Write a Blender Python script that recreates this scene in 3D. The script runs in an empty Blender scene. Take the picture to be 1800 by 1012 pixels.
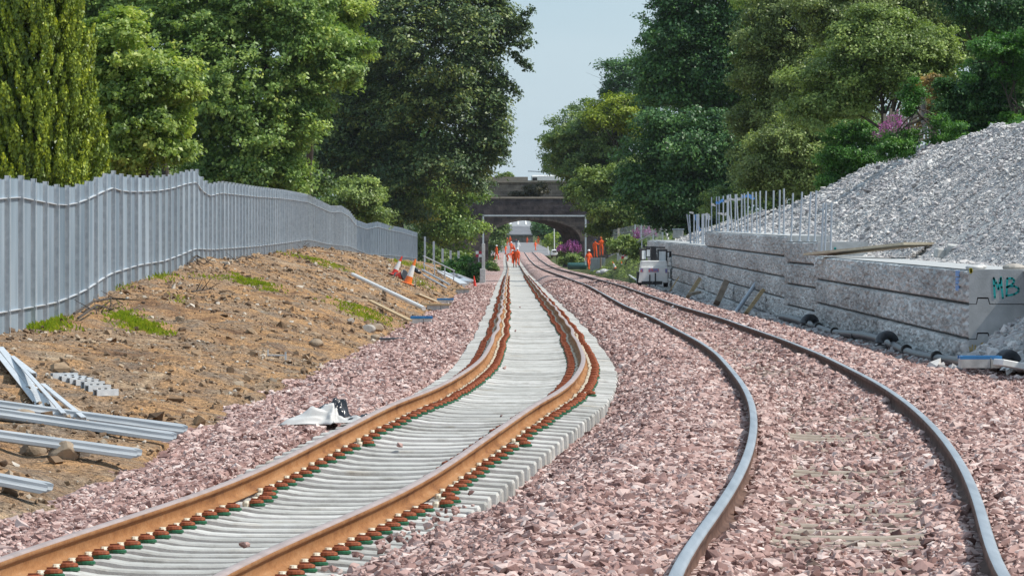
import bpy, bmesh, math, random
import numpy as np
from mathutils import Vector, Matrix, Euler
PI = math.pi
F, X0, Y0, HC = 9400.0, 900.0, 440.0, 1.65      # focal length in photo pixels, principal column, horizon row, eye height
rng = np.random.default_rng(7)
random.seed(7)
C = bpy.context.scene.collection
scene = bpy.context.scene

def at(x, y, d):                                 # a point seen at photo pixel (x, y), d metres away
    return Vector(((x - X0) * d / F, d, HC - (y - Y0) * d / F))
def tab(pairs):
    xs = np.array([p[0] for p in pairs], float); ys = np.array([p[1] for p in pairs], float)
    return lambda d: np.interp(d, xs, ys)
def smooth_tab(pairs, w):
    f = tab(pairs); xs = np.arange(10, 1000, 1.0); v = f(xs)
    ker = np.hanning(w * 2 + 1); ker /= ker.sum()
    v = np.convolve(np.pad(v, w, mode='edge'), ker, mode='valid')
    return lambda d: np.interp(d, xs, v)
def vnoise(x, y, s, seed=0):                     # cheap value noise for heights
    x = np.asarray(x, float) / s; y = np.asarray(y, float) / s
    xi = np.floor(x).astype(np.int64); yi = np.floor(y).astype(np.int64)
    fx = x - xi; fy = y - yi
    fx = fx * fx * (3 - 2 * fx); fy = fy * fy * (3 - 2 * fy)
    def h(a, b):
        n = (a * 374761393 + b * 668265263 + seed * 974711) & 0x7fffffff
        n = ((n ^ (n >> 13)) * 1274126177) & 0x7fffffff
        return ((n ^ (n >> 16)) & 0xffff) / 65535.0 - .5
    return (h(xi, yi) * (1 - fx) + h(xi + 1, yi) * fx) * (1 - fy) + (h(xi, yi + 1) * (1 - fx) + h(xi + 1, yi + 1) * fx) * fy

# ------------------------------------------------------------------ tags
def tag(o, label=None, cat=None, group=None, kind=None):
    if label: o['label'] = label
    if cat: o['category'] = cat
    if group: o['group'] = group
    if kind: o['kind'] = kind
    return o
def thing(name, label, cat, loc=(0, 0, 0), group=None):
    o = bpy.data.objects.new(name, None); C.objects.link(o)
    o.empty_display_size = .2; o.location = loc
    return tag(o, label, cat, group)
def copy_tree(o, parent=None):
    c = o.copy(); C.objects.link(c)
    if parent: c.parent = parent
    for ch in list(o.children): copy_tree(ch, c)
    return c

# ------------------------------------------------------------------ mesh builder
class MB:
    def __init__(s): s.v = []; s.f = []; s.m = []
    def add(s, vs, fs, m=0):
        b = len(s.v); s.v += [tuple(v) for v in vs]
        for f in fs: s.f.append(tuple(b + i for i in f)); s.m.append(m)
        return s
    def box(s, c, size, rot=None, m=0, taper=1.0):
        hx, hy, hz = size[0] / 2, size[1] / 2, size[2] / 2
        R = rot if rot is not None else Matrix.Identity(3)
        vs = []
        for z, t in ((-hz, 1), (hz, taper)):
            for x, y in ((-hx, -hy), (hx, -hy), (hx, hy), (-hx, hy)):
                vs.append(Vector(c) + R @ Vector((x * t, y * t, z)))
        return s.add(vs, [(3, 2, 1, 0), (4, 5, 6, 7), (0, 1, 5, 4), (1, 2, 6, 5), (2, 3, 7, 6), (3, 0, 4, 7)], m)
    def bar(s, a, b, w, h, m=0):                 # box beam from a to b
        a = Vector(a); b = Vector(b); d = b - a; L = d.length
        q = d.to_track_quat('X', 'Z').to_matrix()
        return s.box((a + b) / 2, (L, w, h), q, m)
    def tube(s, pts, radii, n=8, m=0, cap=True):
        pts = [Vector(p) for p in pts]
        if not hasattr(radii, '__len__'): radii = [radii] * len(pts)
        vs = []; fs = []
        up = Vector((0, 0, 1))
        for i, p in enumerate(pts):
            t = (pts[min(i + 1, len(pts) - 1)] - pts[max(i - 1, 0)]).normalized()
            a = t.cross(up)
            if a.length < .05: a = t.cross(Vector((0, 1, 0)))
            a.normalize(); b = t.cross(a)
            for k in range(n):
                an = 2 * PI * k / n
                vs.append(p + (a * math.cos(an) + b * math.sin(an)) * radii[i])
        for i in range(len(pts) - 1):
            for k in range(n):
                k2 = (k + 1) % n
                fs.append((i * n + k, i * n + k2, (i + 1) * n + k2, (i + 1) * n + k))
        if cap:
            fs.append(tuple(range(n))); fs.append(tuple(reversed(range((len(pts) - 1) * n, len(pts) * n))))
        return s.add(vs, fs, m)
    def lathe(s, prof, n=16, c=(0, 0, 0), rot=None, m=0, mats=None):   # prof of (r, z)
        R = rot if rot is not None else Matrix.Identity(3)
        vs = []; b = len(s.v)
        for r, z in prof:
            for k in range(n):
                an = 2 * PI * k / n
                vs.append(Vector(c) + R @ Vector((r * math.cos(an), r * math.sin(an), z)))
        s.v += [tuple(v) for v in vs]
        for i in range(len(prof) - 1):
            for k in range(n):
                k2 = (k + 1) % n
                s.f.append((b + i * n + k, b + i * n + k2, b + (i + 1) * n + k2, b + (i + 1) * n + k))
                s.m.append(mats[i] if mats else m)
        s.f.append(tuple(b + k for k in reversed(range(n)))); s.m.append(mats[0] if mats else m)
        s.f.append(tuple(b + (len(prof) - 1) * n + k for k in range(n))); s.m.append(mats[-1] if mats else m)
        return s
    def ell(s, c, r, rot=None, m=0, n=12, k=8):
        prof = [(max(.001, math.sin(PI * i / k)), -math.cos(PI * i / k)) for i in range(k + 1)]
        R = (rot if rot is not None else Matrix.Identity(3)) @ Matrix.Diagonal(Vector(r))
        return s.lathe(prof, n, c, R, m)
    def prism(s, poly, a, b, axis='y', m=0):     # poly in the two other axes, swept from a to b
        n = len(poly); vs = []
        for t in (a, b):
            for p, q in poly:
                vs.append((t, p, q) if axis == 'x' else (p, t, q) if axis == 'y' else (p, q, t))
        fs = [tuple(range(n)), tuple(reversed(range(n, 2 * n)))] + [(i + n, (i + 1) % n + n, (i + 1) % n, i) for i in range(n)]
        return s.add(vs, fs, m)
    def build(s, name, mats, parent=None, smooth=False, local=False, bevel=0):
        me = bpy.data.meshes.new(name)
        off = Vector(parent.matrix_world.translation) if (parent and not local) else Vector((0, 0, 0))
        if parent and not local:
            p = parent; off = Vector((0, 0, 0))
            while p: off += p.location; p = p.parent
        me.from_pydata([tuple(Vector(v) - off) for v in s.v], [], s.f)
        if not isinstance(mats, (list, tuple)): mats = [mats]
        for m in mats: me.materials.append(m)
        me.polygons.foreach_set('material_index', s.m)
        bm = bmesh.new(); bm.from_mesh(me); bmesh.ops.recalc_face_normals(bm, faces=bm.faces[:])
        if bevel:
            es = [e for e in bm.edges if len(e.link_faces) == 2 and e.calc_face_angle(0) > .5]
            bmesh.ops.bevel(bm, geom=es, offset=bevel, segments=1, affect='EDGES', clamp_overlap=True)
        bm.to_mesh(me); bm.free()
        if smooth: me.polygons.foreach_set('use_smooth', [True] * len(me.polygons))
        o = bpy.data.objects.new(name, me); C.objects.link(o)
        if parent: o.parent = parent
        return o
    def solo(s, name, mats, label, cat, group=None, smooth=False, bevel=0):  # a one-mesh thing with its origin at its base
        lo = np.min(np.array(s.v), 0); hi = np.max(np.array(s.v), 0)
        b = ((lo[0] + hi[0]) / 2, (lo[1] + hi[1]) / 2, lo[2])
        s.v = [(v[0] - b[0], v[1] - b[1], v[2] - b[2]) for v in s.v]
        o = s.build(name, mats, None, smooth, bevel=bevel); o.location = b
        return tag(o, label, cat, group)

def np_mesh(name, V, Q, mats, midx=None, smooth=False, attrs=None):
    V = np.asarray(V, np.float32); Q = np.asarray(Q, np.int32); k = Q.shape[1]
    me = bpy.data.meshes.new(name)
    me.vertices.add(len(V)); me.vertices.foreach_set('co', V.ravel())
    me.loops.add(Q.size); me.loops.foreach_set('vertex_index', Q.ravel())
    me.polygons.add(len(Q)); me.polygons.foreach_set('loop_start', np.arange(0, Q.size, k, dtype=np.int32))
    for m in (mats if isinstance(mats, (list, tuple)) else [mats]): me.materials.append(m)
    if midx is not None: me.polygons.foreach_set('material_index', np.asarray(midx, np.int32))
    if smooth: me.polygons.foreach_set('use_smooth', np.ones(len(Q), bool))
    for nm, val in (attrs or {}).items():
        a = me.attributes.new(nm, 'FLOAT', 'FACE'); a.data.foreach_set('value', np.asarray(val, np.float32))
    me.update(calc_edges=True); me.validate()
    return me
def np_obj(name, V, Q, mats, parent=None, **kw):
    o = bpy.data.objects.new(name, np_mesh(name, V, Q, mats, **kw)); C.objects.link(o)
    if parent: o.parent = parent
    return o
def grid_obj(name, X, Y, Z, mat, smooth=True):   # 2-D arrays -> one sheet
    r, c = X.shape
    V = np.stack([X.ravel(), Y.ravel(), Z.ravel()], 1)
    i = (np.arange(r - 1)[:, None] * c + np.arange(c - 1)[None]).ravel()
    Q = np.stack([i, i + 1, i + c + 1, i + c], 1)
    return np_obj(name, V, Q, mat, smooth=smooth)

# ------------------------------------------------------------------ materials
def lin(c): return tuple(c) + (1.0,) if len(c) == 3 else c
class NT:
    def __init__(s, name):
        s.mat = bpy.data.materials.new(name); s.mat.use_nodes = True
        s.n = s.mat.node_tree.nodes; s.l = s.mat.node_tree.links
        s.bsdf = s.n['Principled BSDF']; s.out = s.n['Material Output']
    def new(s, t, **kw):
        n = s.n.new(t)
        for k, v in kw.items(): setattr(n, k, v)
        return n
    def link(s, a, b): s.l.new(a, b)
    def coord(s, sock='Object'): return s.new('ShaderNodeTexCoord').outputs[sock]
    def mapping(s, v, scale):
        m = s.new('ShaderNodeMapping'); m.inputs['Scale'].default_value = scale
        s.link(v, m.inputs['Vector']); return m.outputs[0]
    def noise(s, scale, v=None, detail=4, rough=.6, dist=0):
        n = s.new('ShaderNodeTexNoise'); n.inputs['Scale'].default_value = scale
        n.inputs['Detail'].default_value = detail; n.inputs['Roughness'].default_value = rough
        n.inputs['Distortion'].default_value = dist
        s.link(v if v is not None else s.coord(), n.inputs['Vector']); return n.outputs[0]
    def voro(s, scale, v=None, feature='F1', out='Distance'):
        n = s.new('ShaderNodeTexVoronoi'); n.feature = feature; n.inputs['Scale'].default_value = scale
        s.link(v if v is not None else s.coord(), n.inputs['Vector']); return n.outputs[out]
    def ramp(s, fac, stops, interp='LINEAR'):
        r = s.new('ShaderNodeValToRGB'); r.color_ramp.interpolation = interp
        e = r.color_ramp.elements
        while len(e) < len(stops): e.new(.5)
        for i, (p, c) in enumerate(stops):
            e[i].position = p; e[i].color = lin(c if hasattr(c, '__len__') else (c, c, c))
        s.link(fac, r.inputs[0]); return r.outputs[0]
    def mix(s, fac, a, b, blend='MIX'):
        m = s.new('ShaderNodeMix', data_type='RGBA', blend_type=blend)
        for sk, v in ((m.inputs[0], fac), (m.inputs[6], a), (m.inputs[7], b)):
            if hasattr(v, 'is_output'): s.link(v, sk)
            elif hasattr(v, '__len__'): sk.default_value = lin(v)
            else: sk.default_value = v
        return m.outputs[2]
    def math(s, op, a, b=0):
        m = s.new('ShaderNodeMath', operation=op)
        for sk, v in ((m.inputs[0], a), (m.inputs[1], b)):
            if hasattr(v, 'is_output'): s.link(v, sk)
            else: sk.default_value = v
        return m.outputs[0]
    def bump(s, h, dist=.02, strength=1.0, prev=None):
        b = s.new('ShaderNodeBump'); b.inputs['Distance'].default_value = dist; b.inputs['Strength'].default_value = strength
        s.link(h, b.inputs['Height'])
        if prev is not None: s.link(prev, b.inputs['Normal'])
        s.link(b.outputs[0], s.bsdf.inputs['Normal']); return b.outputs[0]
    def set(s, **kw):
        for k, v in kw.items():
            sk = s.bsdf.inputs[{'color': 'Base Color', 'rough': 'Roughness', 'metal': 'Metallic', 'spec': 'Specular IOR Level', 'coat': 'Coat Weight'}[k]]
            if hasattr(v, 'is_output'): s.link(v, sk)
            else: sk.default_value = lin(v) if hasattr(v, '__len__') else v
        return s
def simple(name, c1, c2=None, scale=8, rough=.6, metal=0, bump=0, bscale=None, lo=.35, hi=.65, spec=.5, stretch=None):
    t = NT(name); v = t.coord()
    if stretch: v = t.mapping(v, stretch)
    c2 = c2 or tuple(x * .72 for x in c1)
    t.set(color=t.ramp(t.noise(scale, v, 5), [(lo, c2), (hi, c1)]), rough=rough, metal=metal, spec=spec)
    if bump: t.bump(t.noise(bscale or scale * 3, v, 4), bump)
    return t.mat
def stone_mat(name, stops, bump=.004, bscale=60, rough=.85, patch=None, pmap=None):
    t = NT(name); oi = t.new('ShaderNodeObjectInfo')
    col = t.ramp(oi.outputs['Random'], stops)
    g = t.new('ShaderNodeNewGeometry').outputs['Position']
    n = t.noise(22, g, 4); col = t.mix(.5, col, t.ramp(n, [(.3, (.55, .55, .55)), (.7, (1.25, 1.22, 1.2))]), 'MULTIPLY')
    if patch:
        pn = t.ramp(t.noise(patch[0], t.mapping(g, pmap) if pmap else g, 4), [(.42, 0), (.62, 1)])
        col = t.mix(pn, col, t.mix(1.0, col, patch[1], 'MULTIPLY'))
    t.set(color=col, rough=rough, spec=.3)
    return t.mat

M = {}
M['galv'] = simple('galvanised_steel', (.50, .55, .60), (.36, .41, .47), 6, .48, .45, stretch=(1, 1, .25))
M['zinc'] = simple('dull_zinc', (.50, .52, .535), (.30, .325, .35), 9, .5, .15, stretch=(.15, 1, 1.5))
M['galv_light'] = simple('bright_galvanised_steel', (.62, .645, .665), (.46, .49, .52), 9, .5, .2)
M['sheet'] = simple('fence_steel', (.43, .49, .545), (.31, .37, .44), 1.3, .5, .3, stretch=(1, 1, .3))
M['concrete'] = simple('concrete', (.52, .52, .50), (.36, .36, .35), 7, .85, bump=.002, bscale=50)
t = NT('fence_steel'); oi = t.new('ShaderNodeObjectInfo'); g = t.coord()
_c = t.ramp(t.noise(1.1, t.mapping(g, (1, 1, .22)), 5), [(.35, (.23, .295, .35)), (.65, (.38, .45, .51))])
t.set(color=t.mix(1, _c, t.ramp(oi.outputs['Random'], [(0, (.74, .76, .78)), (1, (1.16, 1.14, 1.12))]), 'MULTIPLY'), rough=.5, metal=.3); M['sheet'] = t.mat
M['concrete_end'] = simple('cast_concrete', (.46, .47, .47), (.34, .35, .35), 2.5, .85, bump=.004, bscale=30)
M['timber'] = simple('sawn_timber', (.50, .38, .22), (.34, .24, .13), 5, .75, stretch=(1, 1, 6))
M['old_timber'] = simple('weathered_timber', (.33, .27, .21), (.20, .16, .12), 5, .8)
M['pale_plank'] = simple('pale_plank', (.60, .52, .38), (.45, .37, .26), 4, .75)
M['white'] = simple('white_paint', (.80, .80, .79), (.68, .68, .66), 5, .5)
M['black'] = simple('black_plastic', (.025, .026, .03), (.012, .012, .014), 12, .4)
M['rubber'] = simple('black_rubber', (.03, .03, .03), (.015, .015, .015), 12, .75)
M['pipe'] = simple('grey_black_pipe', (.06, .065, .075), (.03, .033, .04), 8, .45)
M['red'] = simple('red_plastic', (.70, .045, .02), (.55, .03, .015), 6, .45)
M['orange'] = simple('orange_plastic', (.85, .20, .02), (.70, .15, .015), 6, .45)
M['hivis'] = simple('orange_workwear', (.95, .12, .010), (.78, .08, .006), 9, .7)
M['reflect'] = simple('reflective_tape', (.75, .76, .74), (.6, .6, .6), 9, .4)
M['skin'] = simple('skin', (.55, .33, .24), (.48, .27, .19), 9, .55)
M['hair'] = simple('hair', (.05, .035, .025), (.03, .02, .015), 30, .6)
M['boot'] = simple('work_boot', (.04, .03, .02), (.02, .015, .01), 9, .6)
M['navy'] = simple('navy_cloth', (.02, .03, .09), (.01, .015, .05), 9, .7)
M['green_vest'] = simple('green_vest', (.08, .35, .06), (.05, .25, .04), 9, .7)
M['blue'] = simple('blue_plastic', (.04, .22, .48), (.03, .16, .38), 6, .4)
M['blue_tape'] = simple('blue_tape', (.12, .32, .70), (.08, .24, .55), 6, .5)
M['teal'] = simple('dark_green_plastic', (.02, .09, .085), (.012, .06, .055), 4, .45)
M['clip_rust'] = simple('rusted_clip', (.30, .075, .02), (.16, .035, .012), 40, .8)
M['clip_green'] = simple('green_insulator', (.014, .105, .045), (.009, .07, .03), 20, .4)
M['clip_cream'] = simple('cream_insulator', (.70, .64, .50), (.58, .5, .38), 20, .5)
M['grey_sheet'] = simple('white_polythene', (.58, .575, .56), (.44, .43, .42), 6, .45)
M['black_sheet'] = simple('black_polythene', (.035, .038, .048), (.015, .017, .022), 6, .22)
M['bark'] = simple('bark', (.09, .07, .055), (.04, .032, .026), 5, .9, bump=.02, stretch=(1, 1, .3))
M['pale_bark'] = simple('pale_bark', (.26, .24, .21), (.12, .11, .10), 5, .9, bump=.01, stretch=(1, 1, .3))
M['glass'] = simple('lamp_glass', (.62, .66, .68), (.5, .54, .56), 5, .15)
M['cyan_paint'] = simple('cyan_marker', (.01, .42, .40), (.01, .34, .33), 9, .6)
M['yellow_paint'] = simple('ochre_marker', (.50, .34, .10), (.42, .32, .14), 12, .7)
M['rail_mark'] = simple('rail_mark', (.10, .05, .03), (.08, .04, .02), 9, .8)

def leaf_mat(name, c_dark, c_mid, c_light, trans=.35, accent=None):
    t = NT(name)
    a = t.new('ShaderNodeAttribute', attribute_name='tint')
    g = t.new('ShaderNodeNewGeometry')
    f = t.math('ADD', t.math('MULTIPLY', a.outputs['Fac'], .65), t.math('MULTIPLY', g.outputs['Random Per Island'], .35))
    st = [(.08, c_dark), (.5, c_mid), (.88, c_light)]
    if accent: st.append((.97, accent))
    col = t.ramp(f, st)
    t.set(color=col, rough=.45, spec=.4)
    tr = t.new('ShaderNodeBsdfTranslucent')
    t.link(t.mix(1.0, col, (1.25, 1.3, .7), 'MULTIPLY'), tr.inputs['Color'])
    mx = t.new('ShaderNodeMixShader'); mx.inputs[0].default_value = trans
    t.link(t.bsdf.outputs[0], mx.inputs[1]); t.link(tr.outputs[0], mx.inputs[2]); t.link(mx.outputs[0], t.out.inputs[0])
    return t.mat

# ------------------------------------------------------------------ camera, sky, sun
cd = bpy.data.cameras.new('camera'); cam = bpy.data.objects.new('camera', cd); C.objects.link(cam)
cam.location = (0, 0, HC); cam.rotation_euler = (PI / 2, 0, 0)
cd.sensor_width = 36; cd.lens = F / 1800 * 36; cd.shift_y = -(506 - Y0) / 1800; cd.clip_start = .5; cd.clip_end = 20000
scene.camera = cam
SUN_DIR = Vector((.62, -.08, .78)).normalized()
elev = math.asin(SUN_DIR.z); az = math.atan2(SUN_DIR.x, SUN_DIR.y)
w = bpy.data.worlds.new('World'); scene.world = w; w.use_nodes = True
nt = w.node_tree; bg = nt.nodes['Background']
sky = nt.nodes.new('ShaderNodeTexSky'); sky.sky_type = 'NISHITA'; sky.sun_disc = False
sky.sun_elevation = elev; sky.sun_rotation = az; sky.air_density = 1.0; sky.dust_density = 1.5; sky.ozone_density = 1.5
mx = nt.nodes.new('ShaderNodeMix'); mx.data_type = 'RGBA'; mx.inputs[0].default_value = .62      # thin high cloud veiling the blue
tc = nt.nodes.new('ShaderNodeTexCoord'); cn = nt.nodes.new('ShaderNodeTexNoise'); cn.inputs['Scale'].default_value = 5; cn.inputs['Detail'].default_value = 5
mp = nt.nodes.new('ShaderNodeMapping'); mp.inputs['Scale'].default_value = (1, 1, 5); nt.links.new(tc.outputs['Generated'], mp.inputs[0]); nt.links.new(mp.outputs[0], cn.inputs[0])
cr = nt.nodes.new('ShaderNodeValToRGB'); cr.color_ramp.elements[0].color = (4.0, 5.9, 7.4, 1); cr.color_ramp.elements[1].color = (5.9, 7.4, 8.6, 1); cr.color_ramp.elements[0].position = .3; cr.color_ramp.elements[1].position = .7
nt.links.new(cn.outputs[0], cr.inputs[0]); nt.links.new(cr.outputs[0], mx.inputs[7]); nt.links.new(sky.outputs[0], mx.inputs[6]); nt.links.new(mx.outputs[2], bg.inputs[0]); bg.inputs[1].default_value = .098
sl = bpy.data.lights.new('sun', 'SUN'); so = bpy.data.objects.new('sun', sl); C.objects.link(so)
sl.energy = 3.8; sl.angle = math.radians(.6); sl.color = (1, .95, .87)
so.rotation_euler = SUN_DIR.to_track_quat('Z', 'Y').to_euler(); so.location = (60, -40, 90)
vs = scene.view_settings; vs.view_transform = 'Standard'; vs.look = 'None'; vs.exposure = .34; vs.gamma = 1
scene.cycles.max_bounces = 6; scene.cycles.transparent_max_bounces = 8
scene.cycles.use_denoising = True
# ================================================================== alignment of the two tracks, heights of the ground
z_left = smooth_tab([(10, -.2), (42, -.2), (46, -.17), (56, .05), (70, .06), (135, .06), (217, -.04), (288, -.07), (480, -.28), (620, -.25), (760, .2), (1000, 1.4)], 4)
z_right = smooth_tab([(10, .16), (60, .19), (85, .12), (120, .14), (236, .08), (353, .05), (520, -.1), (620, -.05), (760, .3), (1000, 1.45)], 6)
def track_x(rows, zf):
    out = []
    for y, c in rows:
        d = 60.0
        for _ in range(60): d = .5 * d + .5 * (HC - float(zf(d))) * F / (y - Y0)
        out.append((d, (c - X0) * d / F))
    return sorted(out)
L_ROWS = [(1060, 20), (975, 218), (924, 365), (871, 507), (844, 571), (808, 632), (760, 726), (715, 813), (682, 882), (659, 910), (633, 933), (605, 942), (584, 939), (549, 932), (513, 918), (495.6, 912), (478, 906.5), (469, 904.5)]
R_ROWS = [(1060, 1440), (1007, 1460), (946, 1480.5), (893, 1493.5), (836, 1503), (783, 1496.5), (742, 1482), (698, 1453), (657, 1404), (620, 1350), (602, 1315), (557, 1206.5), (536, 1145), (502, 1065.5), (481.7, 1000), (472, 966.5)]
_l = track_x(L_ROWS, z_left); _r = track_x(R_ROWS, z_right)
_l += [(760, .0), (1000, -.3)]; _r += [(760, 3.3), (1000, 3.0)]
_xl = smooth_tab(_l, 9); _xr = smooth_tab(_r, 9)
def wob(d): return .020 * np.sin(d * .42) * np.clip((d - 85) / 25, 0, 1) * np.clip((260 - d) / 60, 0, 1) + .02 * np.sin(d * .17 + 1)
def XL(d): return _xl(d) + wob(np.asarray(d, float))
def XR(d): return _xr(d)
def ZS(d): return z_left(d) - .172                       # top of the left track's sleepers
X_FOOT = smooth_tab([(10, -5.0), (25, -4.6), (36, -4.15), (46, -3.65), (56, -3.25), (76, -3.05), (115, -2.7), (216, -2.45), (400, -2.6), (560, -3.3), (1000, -4)], 6)
X_FENCE = smooth_tab([(10, -7.4), (60, -7.7), (82, -7.85), (110, -8.1), (140, -8.3), (180, -8.65), (245, -9.3), (300, -9.5), (350, -9.2), (380, -8.5), (430, -7.6), (520, -6.6), (1000, -8)], 8)
Z_FENCE = smooth_tab([(10, .1), (60, .25), (82, .36), (93, .40), (100, .55), (107, .84), (117, 1.0), (126, 1.06), (133, 1.2), (140, 1.36), (148, 1.33), (168, 1.4), (183, 1.46), (210, 1.6), (243, 1.8), (274, 1.62), (308, 1.56), (343, 1.06), (380, .95), (430, .66), (520, .5), (1000, 2)], 3)
X_WALL = 7.8
def wall_front(d): return X_WALL + .0 * d
Z_CREST = smooth_tab([(10, 4.8), (150, 5.1), (190, 5.1), (220, 4.75), (248, 4.1), (330, 3.5), (420, 2.8), (560, 2.4), (1000, 4)], 10)
X_CREST = 14.0
def lerp(a, b, t): return a + (b - a) * np.clip(t, 0, 1)
def sst(a, b, x):
    t = np.clip((x - a) / (b - a), 0, 1); return t * t * (3 - 2 * t)

def ballast_z(X, d):
    zs = ZS(d); xl = XL(d); xr = XR(d); zr = z_right(d)
    uL = X - xl; uR = X - xr
    # left of the left track
    side = zs - .03 - .02 * np.clip(-uL - 1.3, 0, 2)
    foot = X_FOOT(d)
    left = lerp(side, zs - .16, (foot + .9 - X) / .9)
    inside = zs - .15 + .06 * sst(90, 200, d)
    cover = zs + .015
    dip = sst(37.5, 41, d) * (1 - sst(60, 68, d))
    rside = lerp(np.where(d < 50, cover, zs - .03), zs - .19, dip)
    rb = zr - .112
    right_in = zr - .140 - .065 * (1 - sst(.38, .60, np.abs(uR)))
    t = (uL - 1.3) / np.maximum(.5, (xr - 1.35) - (xl + 1.3))
    bank = .10 * sst(110, 170, d) * np.exp(-((uR + 1.9) / .45) ** 2)
    between = lerp(rside, rb, np.clip(t * 1.35, 0, 1)) + bank
    right = rb - np.clip(uR - 1.75, 0, 1.2) * .30 
    z = np.where(uL < -1.27, left, np.where(uL < 1.27, inside, np.where(uR < -1.0, between, np.where(uR < .95, right_in, right))))
    z = z + .05 * vnoise(X, d, 1.3, 1) + .03 * vnoise(X, d, .45, 2)
    return z
def ballast_smooth(X, d):
    e = .07
    return (ballast_z(X - e, d) + ballast_z(X + e, d) + ballast_z(X, d)) / 3
def R_EDGE(d): return np.where(np.asarray(d) < 90, XR(d) + 4.6, np.minimum(XR(d) + 4.2, np.interp(d, [86, 320, 430, 560], [7.78, 7.78, 6.2, 5.6])))      # where the ballast ends on the right

def bank_z(X, d):                                        # dirt bank on the left
    xf = X_FOOT(d); xn = X_FENCE(d); zf = Z_FENCE(d); zs = ZS(d)
    t = np.clip((xf - X) / (xf - xn), 0, 1)
    prof = t ** .92 + .10 * np.sin(t * PI)
    z0 = zs - .20
    z = z0 + (zf - z0) * np.clip(prof, 0, 1.1) 
    beyond = np.clip(xn - X, 0, 60)
    z = z + .03 * np.minimum(beyond, 10)
    amp = np.where(t > .96, .3, 1) * np.where(X > xf, 0, 1)
    z = z + amp * (.26 * vnoise(X * .6, d, 2.2, 3) + .16 * vnoise(X * .7, d, .8, 4) + .10 * vnoise(X, d, .35, 5))
    return z
SCREE_X0 = X_WALL + 1.30
def wall_top(d):
    d = np.asarray(d, float)
    return np.where(d < 136.8, np.interp(d, [60, 91.6, 136.8], [1.25, 1.33, 1.51]),
           np.where(d < 152, np.interp(d, [136.8, 152], [1.876, 1.908]),
           np.where(d < 214.4, np.interp(d, [152, 214.4], [2.075, 2.41]), np.interp(d, [214.4, 308, 420], [1.84, 2.24, 1.6]))))
def scree_z(X, d):
    wt = smooth_top(d)
    t = np.clip((X - SCREE_X0 - .3) / (X_CREST - SCREE_X0 - .3), 0, 1)
    z = wt - .02 + (Z_CREST(d) - wt) * t
    z = z + np.clip(X - X_CREST, 0, 30) * .10
    rip = .26 * vnoise(X * .25, d + X * .8, 2.6, 8) + .14 * vnoise(X * .3, d + X * .8, .9, 11)
    z = z + np.clip(t * 6, 0.15, 1) * (.16 * vnoise(X, d, 1.9, 6) + .10 * vnoise(X, d, .7, 7) + rip)
    return z
smooth_top = smooth_tab([(10, 1.2), (91, 1.32), (136, 1.5), (138, 1.52), (150, 1.86), (153, 1.9), (158, 2.05), (214, 2.36), (218, 1.9), (308, 2.1), (420, 1.6), (560, 1.2), (1000, 3)], 2)

# ------------------------------------------------------------------ materials of the ground
PINK = [(0, (.13, .072, .064)), (.18, (.27, .165, .148)), (.50, (.45, .30, .27)), (.84, (.59, .445, .405)), (1, (.70, .59, .55))]
def ballast_sheet_mat():
    t = NT('pink_ballast'); g = t.coord()
    v = t.voro(15, g, out='Color'); sep = t.new('ShaderNodeSeparateColor'); t.link(v, sep.inputs[0])
    col = t.ramp(sep.outputs[0], PINK)
    patch = t.ramp(t.noise(.5, g, 4), [(.4, (.85, .83, .83)), (.65, (1.08, 1.06, 1.05))])
    col = t.mix(1, col, patch, 'MULTIPLY')
    t.set(color=col, rough=.9, spec=.2)
    b = t.bump(t.voro(15, g), .05)
    t.bump(t.noise(9, g, 5), .06, prev=b)
    return t.mat
def dirt_mat():
    t = NT('brown_dirt'); g = t.coord()
    n = t.noise(.55, t.mapping(g, (.55, .55, 1)), 7, .7, .8)
    col = t.ramp(n, [(.30, (.075, .045, .03)), (.40, (.24, .14, .08)), (.49, (.50, .295, .145)), (.57, (.31, .205, .13)), (.67, (.60, .44, .285))])
    gr = t.ramp(t.noise(1.1, g, 5), [(.46, 0), (.62, .6)])
    col = t.mix(gr, col, t.ramp(t.noise(7, g, 5), [(.35, (.12, .098, .08)), (.65, (.30, .26, .215))]))
    fine = t.ramp(t.noise(14, g, 6, .75), [(.3, (.42, .40, .38)), (.5, (1, 1, 1)), (.70, (1.6, 1.56, 1.5))])
    col = t.mix(1, col, fine, 'MULTIPLY')
    t.set(color=col, rough=.95, spec=.15)
    b = t.bump(t.noise(5, g, 6, .7), .16)
    t.bump(t.voro(22, g), .03, prev=b)
    return t.mat
def scree_mat():
    t = NT('grey_scree'); g = t.coord()
    v = t.voro(7, g, out='Color'); sep = t.new('ShaderNodeSeparateColor'); t.link(v, sep.inputs[0])
    col = t.ramp(sep.outputs[0], [(0, (.33, .325, .33)), (.5, (.50, .49, .485)), (1, (.65, .64, .62))])
    col = t.mix(1, col, t.ramp(t.noise(.55, t.mapping(g, (.25, 1, .25)), 5), [(.38, (.66, .64, .67)), (.62, (1.1, 1.09, 1.06))]), 'MULTIPLY')
    t.set(color=col, rough=.92, spec=.2)
    b = t.bump(t.voro(7, g), .08); t.bump(t.noise(11, g, 5), .06, prev=b)
    return t.mat
def soil_mat():
    t = NT('green_ground'); g = t.coord()
    col = t.ramp(t.noise(.35, g, 6), [(.35, (.035, .05, .018)), (.5, (.07, .095, .03)), (.65, (.14, .13, .06))])
    t.set(color=col, rough=.95, spec=.1); t.bump(t.noise(2.5, g, 6), .25)
    return t.mat
M['ballast'] = ballast_sheet_mat(); M['dirt'] = dirt_mat(); M['scree'] = scree_mat(); M['soil'] = soil_mat()

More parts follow.
